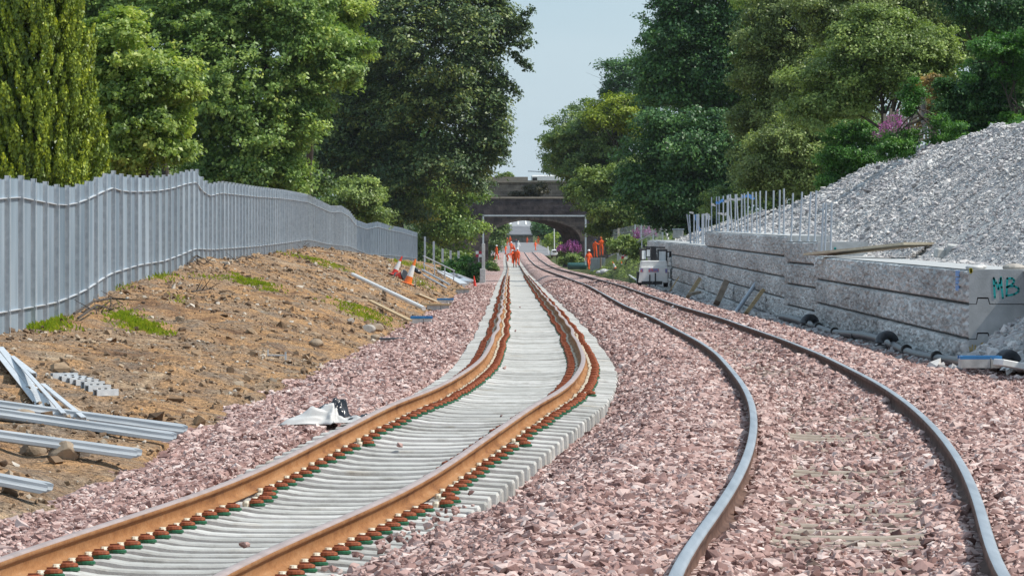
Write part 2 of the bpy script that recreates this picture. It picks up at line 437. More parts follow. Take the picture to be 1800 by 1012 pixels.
# ------------------------------------------------------------------ sheets
dd = np.concatenate([np.arange(16, 90, .3), np.arange(90, 220, .6), np.arange(220, 1000, 2.5)])
s = np.linspace(0, 1, 150)
Dg, Sg = np.meshgrid(dd, s, indexing='ij')
x0 = X_FOOT(Dg) - .5; x1 = R_EDGE(Dg) + .1
Xg = x0 + (x1 - x0) * Sg
Zg = ballast_smooth(Xg, Dg)
Zg = Zg - .25 * (1 - sst(.0, .2, Xg - x0))
tag(grid_obj('ballast_bed', Xg, Dg, Zg, M['ballast']), kind='structure')

dd2 = np.concatenate([np.arange(20, 60, 1.0), np.arange(60, 200, .22), np.arange(200, 520, 1.2)])
s2 = np.concatenate([np.linspace(0, .62, 120), np.linspace(.63, 1, 16)])
Dg, Sg = np.meshgrid(dd2, s2, indexing='ij')
x0 = X_FOOT(Dg) + .35; Xg = x0 - Sg * 12.5
tag(grid_obj('dirt_bank', Xg, Dg, bank_z(Xg, Dg) - .10 * sst(-.05, .35, Xg - X_FOOT(Dg)), M['dirt']), kind='structure')

dd3 = np.concatenate([np.arange(80, 260, .5), np.arange(260, 520, 2)])
s3 = np.linspace(0, 1, 60)
Dg, Sg = np.meshgrid(dd3, s3, indexing='ij')
Xg = np.where(Dg > 310, R_EDGE(Dg) + .2, SCREE_X0 - .35); Xg = Xg + Sg * (17 - Xg)
Zs = scree_z(Xg, Dg)
Zs = np.where(Dg > 310, lerp(ballast_z(R_EDGE(Dg), Dg) - .1, Zs, (Xg - R_EDGE(Dg) - .4) / 4), Zs)
o = grid_obj('scree_slope', Xg, Dg, Zs, M['scree']); tag(o, kind='structure')
o.data.materials.append(M['soil'])
ci = ((Dg[:-1, :-1] > 300) | ((Xg[:-1, :-1] > 14.6))).ravel().astype(np.int32)
o.data.polygons.foreach_set('material_index', ci)

# the general ground, one sheet to the horizon, below all of the above
gd = np.concatenate([np.arange(0, 300, 6), np.arange(300, 900, 15), np.geomspace(900, 9000, 40)])
gx = np.concatenate([-np.geomspace(1500, 20, 18), np.linspace(-18, 18, 49), np.geomspace(20, 1500, 18)])
Dg, Xg = np.meshgrid(gd, gx, indexing='ij')
def far_rise(d): return np.interp(d, [0, 640, 800, 1100, 1500, 2600, 4000, 9000], [0, 0, .4, 1.9, 3.6, 15, 26, 40])
def ground_z(X, d):
    corr = np.where(X < 0, lerp(0, 1, (-X - 3) / 5), lerp(0, 1, (X - 10.5) / 5))
    hill = np.where(X < 0, Z_FENCE(np.minimum(d, 900)) + .0, Z_CREST(np.minimum(d, 900)))
    base = -.75 + far_rise(d)
    z = base + corr * (hill + .0)
    return z - .25 + np.clip(np.abs(X) - 20, 0, 200) * .02
tag(grid_obj('ground', Xg, Dg, ground_z(Xg, Dg), M['soil']), kind='structure')

# far formation beyond the bridge: a pale haul road climbing away
M['haul'] = simple('grey_gravel', (.23, .225, .23), (.14, .138, .145), .06, .95)
fd = np.concatenate([np.arange(940, 1200, 10), np.geomspace(1200, 1600, 20)])
fs_ = np.linspace(-1, 1, 13)
Dg, Sg = np.meshgrid(fd, fs_, indexing='ij')
Xg = 1.2 + Sg * np.interp(Dg, [700, 1200, 2600, 3600], [6.5, 7.0, 6.5, 7]) + np.interp(Dg, [700, 1500, 3600], [0, -1.5, 2])
Zg = np.interp(Dg, [900, 1000, 1100, 1500, 1600], [.0, .8, 1.6, 3.3, 3.6])
tag(grid_obj('haul_road', Xg, Dg, Zg + .4, M['haul']), kind='structure')

# ------------------------------------------------------------------ loose stones (stuff, instanced on points)
def stones(name, P, size, mat, seed=0, flat=.75):
    n = len(P); r = np.random.default_rng(seed)
    me = bpy.data.meshes.new(name); me.vertices.add(n); me.vertices.foreach_set('co', np.asarray(P, np.float32).ravel())
    sc = size[:, None] * r.uniform(.65, 1.25, (n, 3)) * np.array([1.15, 1.0, flat])
    for nm, val in (('scl', sc), ('rot', r.uniform(-.55, .55, (n, 3)) + np.array([0, 0, 1]) * r.uniform(0, 6.28, (n, 1)))):
        a = me.attributes.new(nm, 'FLOAT_VECTOR', 'POINT'); a.data.foreach_set('vector', np.asarray(val, np.float32).ravel())
    me.materials.append(mat)
    o = bpy.data.objects.new(name, me); C.objects.link(o); tag(o, kind='stuff')
    g = bpy.data.node_groups.new(name + '_scatter', 'GeometryNodeTree')
    g.interface.new_socket('Geometry', in_out='INPUT', socket_type='NodeSocketGeometry')
    g.interface.new_socket('Geometry', in_out='OUTPUT', socket_type='NodeSocketGeometry')
    N = g.nodes; L = g.links
    gi = N.new('NodeGroupInput'); go = N.new('NodeGroupOutput')
    iop = N.new('GeometryNodeInstanceOnPoints'); L.new(gi.outputs[0], iop.inputs['Points'])
    g2i = N.new('GeometryNodeGeometryToInstance')
    for k in range(7):
        ico = N.new('GeometryNodeMeshIcoSphere'); ico.inputs['Radius'].default_value = .5; ico.inputs['Subdivisions'].default_value = 1
        rv = N.new('FunctionNodeRandomValue'); rv.data_type = 'FLOAT_VECTOR'; rv.inputs['Seed'].default_value = seed * 31 + k
        rv.inputs[0].default_value = (-.30, -.30, -.30); rv.inputs[1].default_value = (.30, .30, .30)
        sp = N.new('GeometryNodeSetPosition'); L.new(ico.outputs[0], sp.inputs['Geometry']); L.new(rv.outputs[0], sp.inputs['Offset'])
        ch = N.new('GeometryNodeConvexHull'); L.new(sp.outputs[0], ch.inputs[0])
        ss = N.new('GeometryNodeSetShadeSmooth'); ss.inputs['Shade Smooth'].default_value = False; L.new(ch.outputs[0], ss.inputs['Geometry'])
        sm = N.new('GeometryNodeSetMaterial'); sm.inputs['Material'].default_value = mat; L.new(ss.outputs[0], sm.inputs['Geometry'])
        L.new(sm.outputs[0], g2i.inputs[0])
    L.new(g2i.outputs[0], iop.inputs['Instance']); iop.inputs['Pick Instance'].default_value = True
    ri = N.new('FunctionNodeRandomValue'); ri.data_type = 'INT'
    ri.inputs[4].default_value = 0; ri.inputs[5].default_value = 6; ri.inputs['Seed'].default_value = seed
    L.new(ri.outputs[2], iop.inputs['Instance Index'])
    for nm, sk in (('rot', 'Rotation'), ('scl', 'Scale')):
        na = N.new('GeometryNodeInputNamedAttribute'); na.data_type = 'FLOAT_VECTOR'; na.inputs[0].default_value = nm
        L.new(na.outputs[0], iop.inputs[sk])
    L.new(iop.outputs[0], go.inputs[0])
    mod = o.modifiers.new('scatter', 'NODES'); mod.node_group = g
    return o
def frustum_pts(d0, d1, dens, margin=.6):
    n = int(.5 * (d1 ** 2 - d0 ** 2) * 1800 / F * dens + (d1 - d0) * 2 * margin * dens)
    d = np.sqrt(rng.uniform(d0 ** 2, d1 ** 2, n))
    hw = 900 * d / F + margin
    return rng.uniform(-1, 1, n) * hw, d

P, S, DP, DS = [], [], [], []
for d0, d1, dens, sz in ((23, 45, 1150, .043), (45, 70, 760, .046), (70, 110, 190, .057), (110, 180, 70, .066), (180, 300, 22, .080)):
    X, d = frustum_pts(d0, d1, dens)
    keep = (X > X_FOOT(d) - .15 + .5 * vnoise(X, d, .5, 21)) & (X < R_EDGE(d))
    uL = X - XL(d); uR = X - XR(d)
    dep = ballast_smooth(X, d)
    on_l = np.abs(uL) < 1.28
    keep &= ~(on_l & (rng.uniform(0, 1, len(X)) > np.where((uL > .9) & (d < 42), .02, .0003)))
    keep &= ~((np.abs(np.abs(uR) - .7525) < .075))
    mid = (np.abs(uR) < .46) & (rng.uniform(0, 1, len(X)) < .75 + .5 * vnoise(X, d, 2, 9))
    sel = keep & mid & (rng.uniform(0, 1, len(X)) < np.where(d < 42, .22, .45))
    DP.append(np.stack([X, d, dep - .01], 1)[sel]); DS.append((sz * .85 * rng.lognormal(0, .35, len(X)))[sel])
    keep &= ~mid
    keep &= ~(on_l & (np.abs(np.abs(uL) - .7525) < .28))
    lift = rng.uniform(-.25, .45, len(X)) * sz
    z = np.where(on_l, ZS(d) + .02, dep + lift)
    size = sz * rng.lognormal(0, .30, len(X))
    P.append(np.stack([X, d, z], 1)[keep]); S.append(size[keep])
P = np.concatenate(P); S = np.clip(np.concatenate(S), .016, .12) * .9
M['pink_stone'] = stone_mat('pink_granite', PINK, patch=(.7, (.86, .80, .79)))
stones('ballast_stones', P, S, M['pink_stone'], 1, .85)
DP = np.concatenate(DP); M['dirty_stone'] = stone_mat('soiled_ballast', [(0, (.12, .085, .07)), (.4, (.25, .185, .155)), (.75, (.37, .29, .245)), (1, (.54, .46, .41))])
stones('soiled_ballast_stones', DP, np.concatenate(DS), M['dirty_stone'], 6, .6)
print('ballast stones', len(P), len(DP))

# stones and clods of the dirt bank
X, d = frustum_pts(36, 330, 62); xf = X_FOOT(d)
far = np.clip(d / 100, .5, 2.2)
keep = (X < xf + .1) & (X > X_FENCE(d) - .3) & (rng.uniform(0, 1, len(X)) < np.clip(1.5 / far ** 1.5, 0, 1) * np.clip(.55 + 1.2 * vnoise(X, d, 2.2, 31), .1, 1))
X, d, far = X[keep], d[keep], far[keep]
S = .027 * rng.lognormal(0, .66, len(X)) * far ** .2
P = np.stack([X, d, bank_z(X, d) + S * .08], 1)
M['brown_stone'] = stone_mat('brown_stone', [(0, (.085, .055, .035)), (.35, (.19, .125, .075)), (.7, (.32, .22, .135)), (.88, (.40, .33, .25)), (1, (.56, .51, .44))])
stones('dirt_stones', P, np.clip(S, .015, .16), M['brown_stone'], 2)
# broken stone on the slope
n = 150000
d = np.sqrt(rng.uniform(88 ** 2, 320 ** 2, n)); d = np.where(rng.uniform(0, 1, n) < .5, rng.uniform(88, 200, n), d)
X = rng.uniform(SCREE_X0 - .1, 14.6, n)
S = .046 * rng.lognormal(0, .5, n) * np.clip(d / 150, .8, 1.5)
keep = (np.abs(X) * F / d < 960) & ((X > SCREE_X0 + .5) | (rng.uniform(0, 1, n) < .5))
X, d, S = X[keep], d[keep], S[keep]
P = np.stack([X, d, scree_z(X, d) + S * .1], 1)
M['grey_stone'] = stone_mat('grey_rubble', [(0, (.33, .325, .33)), (.3, (.47, .465, .46)), (.7, (.58, .57, .555)), (1, (.72, .705, .68))], patch=(.55, (.72, .70, .73)), pmap=(.25, 1, .25))
stones('rubble_stones', P, np.clip(S, .03, .26), M['grey_stone'], 3, .5)
print('other stones', len(P))
# ================================================================== tracks
def rail_mats(kind):
    if kind == 'rust':
        t = NT('rusty_rail_head'); g = t.coord()
        t.set(color=t.ramp(t.noise(3, g, 5), [(.35, (.36, .26, .22)), (.65, (.48, .36, .32))]), rough=.42, metal=.3)
        a = t.mat
        t = NT('rusty_rail_side'); g = t.coord()
        col = t.ramp(t.noise(2.4, t.mapping(g, (1, .35, 1.6)), 7, .72), [(.30, (.14, .055, .02)), (.45, (.30, .135, .048)), (.60, (.37, .19, .082)), (.74, (.45, .30, .19))])
        fine = t.ramp(t.noise(40, g, 4), [(.35, (.8, .78, .75)), (.65, (1.1, 1.1, 1.1))])
        t.set(color=t.mix(1, col, fine, 'MULTIPLY'), rough=.8, spec=.25); t.bump(t.noise(60, g, 3), .001)
        return [t.mat, a]
    t = NT('polished_rail_head'); g = t.coord()
    t.set(color=t.ramp(t.noise(2, t.mapping(g, (6, .25, 1)), 5), [(.35, (.27, .285, .305)), (.65, (.43, .45, .475))]), rough=.36, metal=.4)
    a = t.mat
    t = NT('brown_rail_side'); g = t.coord()
    t.set(color=t.ramp(t.noise(2.5, g, 6), [(.35, (.075, .04, .03)), (.65, (.17, .10, .075))]), rough=.85, spec=.2)
    return [t.mat, a]
# half profile of a flat-bottomed rail, head top at z = 0: (x, z)
HALF = [(.014, .0), (.028, -.003), (.036, -.014), (.036, -.040), (.022, -.050), (.010, -.062), (.009, -.120), (.018, -.136), (.070, -.150), (.070, -.159)]
PROF = HALF + [(-x, z) for x, z in reversed(HALF)]
def rail(name, xf, zf, off, mats, label, d0=16, d1=1000):
    ds = np.concatenate([np.arange(d0, 150, .5), np.arange(150, 320, 1.0), np.arange(320, d1, 4)])
    n = len(PROF); xs = xf(ds); zz = zf(ds)
    sl = np.gradient(xs, ds); nx = 1 / np.sqrt(1 + sl ** 2); ny = -sl * nx
    V = []
    for px, pz in PROF:
        u = off + px
        V.append(np.stack([xs + u * nx, ds + u * ny, zz + pz], 1))
    V = np.stack(V, 1).reshape(-1, 3)
    i = np.arange(len(ds) - 1)[:, None] * n + np.arange(n)[None]
    j = np.arange(len(ds) - 1)[:, None] * n + (np.arange(n)[None] + 1) % n
    Q = np.stack([i, i + n, j + n, j], -1).reshape(-1, 4)
    mi = np.zeros((len(ds) - 1, n), np.int32)
    for k in (0, 1, n - 1, n - 2): mi[:, k] = 1
    base = np.array([xs[0] + off, ds[0], zz[0] - .159])
    o = np_obj(name, V - base, Q, mats, midx=mi.ravel()); o.location = base
    return tag(o, label, 'rail')
RU = rail_mats('rust'); PO = rail_mats('steel')
rail('rail', XL, z_left, -.7525, RU, 'rusty orange rail nearest the dirt bank, lying on the bare concrete sleepers')
rail('rail', XL, z_left, .7525, RU, 'rusty orange rail on the bare concrete sleepers, the one nearer the ballasted track')
rail('rail', XR, z_right, -.7525, PO, 'polished grey rail of the ballasted track, the one nearer the bare sleepers')
rail('rail', XR, z_right, .7525, PO, 'polished grey rail nearest the block retaining wall')

# sleeper: local x across the track, top of the rail seat at z = 0
def sleeper_mesh(wear, mat):
    us = [-1.25, -1.235, -1.05, -.95, -.55, -.40, -.2, .2, .40, .55, .95, 1.05, 1.235, 1.25]
    tz = [-.045, -.022, -.010, 0, 0, -.025, -.036, -.036, -.025, 0, 0, -.010, -.022, -.045]
    r = random.Random(wear); vs = []; fs = []
    for u, z in zip(us, tz):
        a = .108 + r.uniform(-.002, .002)
        vs += [(u, -.150, -.205), (u, -a - .006, z - .012), (u, -a + .008, z), (u, a - .008, z), (u, a + .006, z - .012), (u, .150, -.205)]
    for i in range(len(us) - 1):
        for k in range(6):
            k2 = (k + 1) % 6
            fs.append((i * 6 + k, i * 6 + 6 + k, i * 6 + 6 + k2, i * 6 + k2))
    fs += [tuple(range(6)), tuple(reversed(range(len(vs) - 6, len(vs))))]
    me = bpy.data.meshes.new('sleeper'); me.from_pydata(vs, [], fs)
    bm = bmesh.new(); bm.from_mesh(me); bmesh.ops.recalc_face_normals(bm, faces=bm.faces[:]); bm.to_mesh(me); bm.free()
    me.materials.append(mat); return me
t = NT('sleeper_concrete'); oi = t.new('ShaderNodeObjectInfo'); g = t.coord()
tint = t.ramp(oi.outputs['Random'], [(0, (.38, .375, .355)), (.5, (.48, .475, .45)), (1, (.58, .57, .545))])
geo = t.new('ShaderNodeNewGeometry').outputs['Position']
st = t.ramp(t.noise(3.2, geo, 6, .7), [(.3, (.60, .585, .56)), (.55, (1, 1, 1))])
col = t.mix(1, tint, st, 'MULTIPLY')
rs = t.ramp(t.noise(1.1, geo, 4), [(.60, (1, 1, 1)), (.75, (.96, .88, .78))])
t.set(color=t.mix(1, col, rs, 'MULTIPLY'), rough=.85, spec=.25); t.bump(t.noise(60, geo, 3), .002)
SLEEPER = [sleeper_mesh(k, t.mat) for k in range(4)]
M['old_sleeper'] = simple('stained_concrete', (.36, .30, .24), (.24, .19, .15), 6, .9)
SLEEPER_OLD = sleeper_mesh(9, M['old_sleeper'])

def ring_pts(a, b, n, z, cx=0):
    return [(cx + a * math.cos(2 * PI * k / n), b * math.sin(2 * PI * k / n), z) for k in range(n)]
def oval(mb, levels, n=14, m=0):                 # levels of (a, b, z, cx)
    vs = []; fs = []
    for a, b, z, cx in levels: vs += ring_pts(a, b, n, z, cx)
    for i in range(len(levels) - 1):
        for k in range(n):
            k2 = (k + 1) % n; fs.append((i * n + k, i * n + k2, i * n + n + k2, i * n + n + k))
    fs += [tuple(reversed(range(n))), tuple(range((len(levels) - 1) * n, len(levels) * n))]
    return mb.add(vs, fs, m)
def clip_shapes(n):
    a = MB(); oval(a, [(.058, .056, .020, .0), (.064, .062, .034, .0), (.058, .055, .050, 0), (.040, .036, .058, -.004)], n)
    a.box((-.012, 0, .060), (.07, .022, .014)); a.box((-.05, 0, .02), (.03, .07, .04))
    b = MB(); oval(b, [(.064, .060, 0, .006), (.071, .068, .008, .006), (.070, .067, .022, .006), (.060, .058, .028, .006)], n)
    c = MB(); oval(c, [(.034, .060, 0, -.088), (.036, .062, .030, -.088), (.026, .05, .046, -.088)], max(6, n - 4))
    for q in (a, b, c): q.v = [(x * .92, y * .88, z * .95) for x, y, z in q.v]
    return a, b, c
a, b, c = clip_shapes(14)
_t = [x.build('rail_clip', m, local=True, smooth=False) for x, m in ((a, M['clip_rust']), (b, M['clip_green']), (c, M['clip_cream']))]
CLIP_NEAR = [o.data for o in _t]
for o in _t: bpy.data.objects.remove(o)
mb = MB()
for k, x in enumerate(clip_shapes(8)):
    mb.add([(px_ * .93 + .004, py_ * .9, pz_ - .008) for px_, py_, pz_ in x.v] if k == 1 else x.v, x.f, k)
_o = mb.build('rail_clip', [M['clip_rust'], M['clip_green'], M['clip_cream']], local=True); CLIP_FAR = _o.data; bpy.data.objects.remove(_o)

LBL_SL = 'bare pale concrete sleeper with rusty rail clips, laid side by side under the rusty rails'
G_SL = 'concrete sleepers of the unballasted track'
rs_ = random.Random(3)
ds = []; d = 24.6
while d < 940:
    ds.append(d); d += .65
jit = {27: 1, 28: 1, 29: .5, 41: .7, 62: .8}
stuffV, stuffQ, stuffM = [], [], []
def seat_frames(d):
    x = float(XL(d)); sl = float(XL(d + .4) - XL(d - .4)) / .8
    return x, -math.atan(sl)
def child(name, me, par, loc=(0, 0, 0), rz=0):
    o = bpy.data.objects.new(name, me); C.objects.link(o); o.parent = par; o.location = loc; o.rotation_euler = (0, 0, rz); return o
for i, d in enumerate(ds):
    x, rz = seat_frames(d)
    if i < 296:
        o = bpy.data.objects.new('sleeper', SLEEPER[rs_.randrange(4)]); C.objects.link(o)
        o.location = (x + rs_.uniform(-.012, .012), d + rs_.uniform(-.02, .02), float(ZS(d)) + rs_.uniform(-.006, .005))
        o.rotation_euler = (rs_.uniform(-.012, .012), 0, rz + rs_.uniform(-.006, .006))
        tag(o, LBL_SL, 'railway sleeper', G_SL)
        for q in (-1, 1):
            for sd in (-1, 1):
                out = jit.get(i, 0) * .10 if sd == 1 and rs_.random() < .9 else rs_.uniform(-.006, .006)
                loc = (q * .7525 + sd * (.178 + out), rs_.uniform(-.008, .008), 0)
                r = 0 if sd == 1 else PI
                if d < 62:
                    cl = child('rail_clip', CLIP_NEAR[0], o, loc, r + rs_.uniform(-.08, .08))
                    child('green_insulator', CLIP_NEAR[1], cl); child('cream_insulator', CLIP_NEAR[2], cl)
                else: child('rail_clip', CLIP_FAR, o, loc, r)
    else:
        R = Matrix.Rotation(rz, 3, 'Z')
        for me, offs in [(SLEEPER[0], [(0, 0, 0, 0)])] + ([(CLIP_FAR, [(q * .7525 + sd * .175, 0, 0, 0 if sd == 1 else PI) for q in (-1, 1) for sd in (-1, 1)])] if d < 420 else []):
            for ox, oy, oz, orz in offs:
                R2 = R @ Matrix.Rotation(orz, 3, 'Z'); b0 = len(stuffV)
                bo = Vector((x, d, float(ZS(d)))) + R @ Vector((ox, oy, oz))
                stuffV += [tuple(bo + R2 @ v.co) for v in me.vertices]
                for p in me.polygons:
                    stuffQ.append(tuple(b0 + k for k in p.vertices)); stuffM.append((p.material_index + 1) if me is CLIP_FAR else 0)
me = bpy.data.meshes.new('distant_sleepers'); me.from_pydata(stuffV, [], stuffQ)
for m in (SLEEPER[0].materials[0], M['clip_rust'], M['clip_green'], M['clip_cream']): me.materials.append(m)
me.polygons.foreach_set('material_index', stuffM)
o = bpy.data.objects.new('distant_sleepers', me); C.objects.link(o); tag(o, kind='stuff')

d = 22.2
while d < 58:                                     # sleepers of the other track, nearly buried
    x = float(XR(d)); sl = float(XR(d + .4) - XR(d - .4)) / .8
    o = bpy.data.objects.new('sleeper', SLEEPER_OLD); C.objects.link(o)
    o.location = (x, d, float(z_right(d)) - .160); o.rotation_euler = (0, 0, -math.atan(sl))
    tag(o, 'brown stained sleeper almost buried in pink ballast between the polished rails', 'railway sleeper', 'buried sleepers of the ballasted track')
    d += .65

# ================================================================== palisade fence on the bank
FT = [(0, 309), (25, 305), (52, 312), (77.5, 318), (101, 324), (122, 325), (143.5, 320), (162.5, 312), (182, 303.6), (199.5, 298), (214, 306), (246, 308), (273, 308), (301, 305), (325, 298.4), (345, 295.6), (353, 310.5), (366.5, 321.6), (387, 317.4), (415, 321.6), (449.5, 327), (498, 333), (540, 341), (580, 361), (599, 361), (613.5, 370), (625, 385.7), (644, 392.8), (663, 389), (682, 395), (706, 400), (734, 409)]
_ds = np.arange(60, 440, .5); _px = X0 + X_FENCE(_ds) * F / _ds
_ftx = tab(FT)
FENCE_TOP = smooth_tab([(float(a), float(HC - (_ftx(p) - Y0) * a / F)) for a, p in zip(_ds, _px)], 1)
fence = thing('palisade_fence', 'long galvanised steel palisade fence undulating along the top of the dirt bank', 'fence', (float(X_FENCE(82)), 82, float(Z_FENCE(82))))
PITCH = 2.5
fd_ = np.arange(73, 431, PITCH)
allp = MB(); farpost = MB(); railv = {0: [], 1: []}
def pale(mb, p, dirv, zb, zt, rr):
    nrm = Vector((dirv.y, -dirv.x, 0)); w = .036
    pts = [(-w, 0), (-w * .55, .020), (-.006, .004), (.006, .004), (w * .55, .020), (w, 0)]
    ring = [p + dirv * a + nrm * b for a, b in pts] + [p + dirv * a + nrm * (b - .003) for a, b in reversed(pts)]
    n = len(ring); vs = []
    tops = [.06, .01, .045, .045, .01, .06]; tops = tops + tops[::-1]
    for z in (0, 1):
        for k, q in enumerate(ring): vs.append((q.x, q.y, zb if z == 0 else zt - tops[k]))
    fs = [(k, (k + 1) % n, (k + 1) % n + n, k + n) for k in range(n)] + [(n + k, n + k + 1, n + 10 - k, n + 11 - k) for k in range(5)]
    mb.add(vs, fs)
for i in range(len(fd_) - 1):
    d0, d1 = fd_[i], fd_[i + 1]
    a = Vector((float(X_FENCE(d0)), d0, 0)); b = Vector((float(X_FENCE(d1)), d1, 0)); dv = (b - a).normalized(); nr = Vector((dv.y, -dv.x, 0))
    zt0, zt1 = float(FENCE_TOP(d0)), float(FENCE_TOP(d1)); zb0, zb1 = float(Z_FENCE(d0)), float(Z_FENCE(d1))
    mb = MB() if i < 100 else allp
    for k in range(16):
        t = (k + .5) / 16; p = a.lerp(b, t) + nr * .035 * (1 if True else 0)
        zt = (zt0 + zt1) / 2 + (zt1 - zt0) * (t - .5) * .45 - .04; zb = zb0 + (zb1 - zb0) * t
        pale(mb, a.lerp(b, t) - nr * .03, dv, zb - .05, zt + rng.uniform(-.006, .006), i)
    if i < 100: mb.build('pale_panel', M['sheet'], fence)
    pm = MB() if i < 100 else farpost
    # rolled steel post, its flange edge towards the railway
    for off in (-.045, .045): pm.box(a + nr * (.035 + off * .9) + Vector((0, 0, (zt0 + zb0) / 2 - .085)), (.006, .045, zt0 - zb0 + .15), Matrix.Rotation(math.atan2(dv.y, dv.x) - PI / 2, 3, 'Z'))
    pm.box(a + nr * .02 + Vector((0, 0, (zt0 + zb0) / 2 - .085)), (.08, .005, zt0 - zb0 + .15), Matrix.Rotation(math.atan2(dv.y, dv.x) - PI / 2, 3, 'Z'))
    if i < 100: pm.build('post', M['galv_light'], fence)
    for q in (0, 1):
        za = zt0 - .36 if q == 0 else zb0 + .34; zb_ = zt1 - .36 if q == 0 else zb1 + .34
        railv[q].append((a + nr * .0 + Vector((0, 0, za)), b + nr * .0 + Vector((0, 0, zb_))))
tag(allp.build('distant_pales', M['sheet'], fence), kind='stuff'); tag(farpost.build('distant_posts', M['galv'], fence), kind='stuff')
for q, nm in ((0, 'top_rail'), (1, 'bottom_rail')):
    mb = MB()
    for a, b in railv[q]: mb.bar(a, b, .07, .014); mb.bar(a - Vector((.02, 0, .03)), b - Vector((.02, 0, .03)), .008, .06)
    mb.build(nm, M['galv_light'], fence)

# unfinished fence line beyond: bare posts
for k, (px, yt, yb) in enumerate([(747, 416, 478), (762.5, 424, 478), (778, 437, 482), (792, 440, 483), (806, 441, 485)]):
    d = 425 - k * 13; p = at(px, yb, d); h = (yb - yt) * d / F
    mb = MB(); w_ = .16
    mb.box((0, 0, h / 2), (.03, .14, h)); mb.box((0, .07, h / 2), (w_, .02, h)); mb.box((0, -.07, h / 2), (w_, .02, h)); mb.box((0, 0, -.15), (.3, .3, .3), m=1)
    mb.v = [(x + p.x, y + p.y, z + p.z) for x, y, z in mb.v]
    mb.solo('fence_post', [M['galv'], M['concrete']], 'bare steel fence post without pales, in the row between the palisade fence and the bridge', 'post', 'bare fence posts before the bridge')

# ================================================================== clutter on the left
def on_bank(x, y, dz=0.0, d0=40, d1=440):         # where the sight line through (x, y) meets the bank or ballast
    prev = None
    for d in np.arange(d0, d1, .25):
        X = (x - X0) * d / F; Z = HC - (y - Y0) * d / F
        g = max(float(bank_z(X, d)) if X < X_FOOT(d) + .3 else -9, float(ballast_z(X, d)) if X > X_FOOT(d) - .3 else -9)
        if Z <= g + dz: return Vector((X, d, g))
    return at(x, y, d1)
def surf(X, d): return max(float(bank_z(X, d)) if X < X_FOOT(d) + .2 else -9, float(ballast_z(X, d)) if X > X_FOOT(d) - .4 else -9)

# fanned stacks of fence pales beside the ballast
def pale_flat():
    mb = MB(); L = 2.7; w = .056
    pts = [(-w, 0), (-w * .55, .016), (-.008, .004), (.008, .004), (w * .55, .016), (w, 0)]
    ring = pts + [(a, b - .0025) for a, b in reversed(pts)]
    n = len(ring); vs = []
    for x in (0, L):
        for k, (a, b) in enumerate(ring): vs.append((x - (.05 if (x > 0 and k in (0, 5, 6, 11)) else 0), b, a))
    fs = [(k, (k + 1) % n, (k + 1) % n + n, k + n) for k in range(n)] + [(n + k, n + k + 1, n + 10 - k, n + 11 - k) for k in range(5)] + [(k, k + 1, 10 - k, 11 - k) for k in range(5)]
    mb.add(vs, fs); o = mb.build('fence_pale', M['zinc'], local=True); me = o.data; bpy.data.objects.remove(o); return me
PALE = pale_flat()
# (right end pixel x, y, distance), direction of the far left end, count, offset per pale, tilt
for (ex, ey, ed, yaw, pitch_, n, sp, sx, lab) in [
    (322, 783, 57.5, 2.86, -.004, 14, .0105, .022, 'galvanised fence pale in the topmost of the fanned stacks left of the ballast'),
    (303, 797, 55.2, 2.98, .006, 14, .0105, .022, 'galvanised fence pale in the second fanned stack, just below the topmost one'),
    (236, 828, 50.0, 3.08, .010, 12, .0105, .030, 'galvanised fence pale in the third fanned stack, lying on the pink stones'),
    (84, 898, 43.0, 3.0, .012, 13, .0105, .026, 'galvanised fence pale in the lowest fanned stack at the left edge of the photo')]:
    e = on_bank(ex, ey); dirv = Vector((math.cos(yaw), math.sin(yaw) * .9, 0)).normalized()
    side = Vector((-dirv.y, dirv.x, 0))
    if side.y > 0: side = -side
    for k in range(n):
        o = bpy.data.objects.new('fence_pale', PALE); C.objects.link(o)
        q = -dirv; nn = Vector((0, 0, 1)).cross(q).normalized()
        if nn.y > 0: nn = -nn
        nn = (nn * .80 + Vector((0, 0, .60))).normalized(); nn = (nn - q * nn.dot(q)).normalized(); ww = q.cross(nn)
        if ww.z < 0: ww = -ww
        near = e + nn * (sp * k) + q * (sx * (k % 7) * .5 + rs_.uniform(-.008, .008)) + Vector((0, 0, .06)) + ww * (.009 * (n - k))
        far = near + dirv * 2.7; far = far - nn * (sp * k * .6) - ww * (.008 * (n - k)); far.z = max(far.z + pitch_ * 2.7, surf(far.x, far.y) + .05 + sp * k * .3)
        q = (near - far).normalized(); nn = (nn - q * nn.dot(q)).normalized(); ww = q.cross(nn)
        o.matrix_world = Matrix.Translation(far) @ Matrix((q, nn, ww)).transposed().to_4x4()
        tag(o, lab, 'fence pale', 'stacked fence pales: ' + lab.split(' in ')[1].split(',')[0])

# long steel angles lying down the bank at the left edge
for (x0, y0, x1, y1, w_, lab) in [
    (-6, 632, 72, 728, .075, 'long galvanised steel angle lying on the dirt, outermost left of the bundle'),
    (0, 620, 88, 731, .085, 'widest galvanised steel angle in the bundle lying down the dirt bank'),
    (8, 625, 100, 732, .06, 'galvanised steel angle on the near right side of the bundle of four, shorter'),
    (22, 636, 112, 735, .05, 'narrow galvanised steel angle at the right of the bundle, half over the others'),
    (75, 682, 147, 752, .055, 'punched galvanised flat bar below the bundle of angles, reaching lowest down the bank'),
    (21, 634, 60, 668, .06, 'short flat galvanised bar at the top of the bundle of angles')]:
    a = on_bank(x0, y0); b = on_bank(x1, y1); 
    up = Vector((0, 0, .05)); mb = MB(); mb.bar(a + up, b + up, w_, .008)
    s_ = (b - a).cross(Vector((0, 0, 1))).normalized() * (w_ / 2)
    mb.bar(a + up * .4 - s_, b + up * .4 - s_, .008, .06)
    mb.solo('steel_angle', M['galv_light'], lab, 'steel angle', 'loose steel angles on the bank')
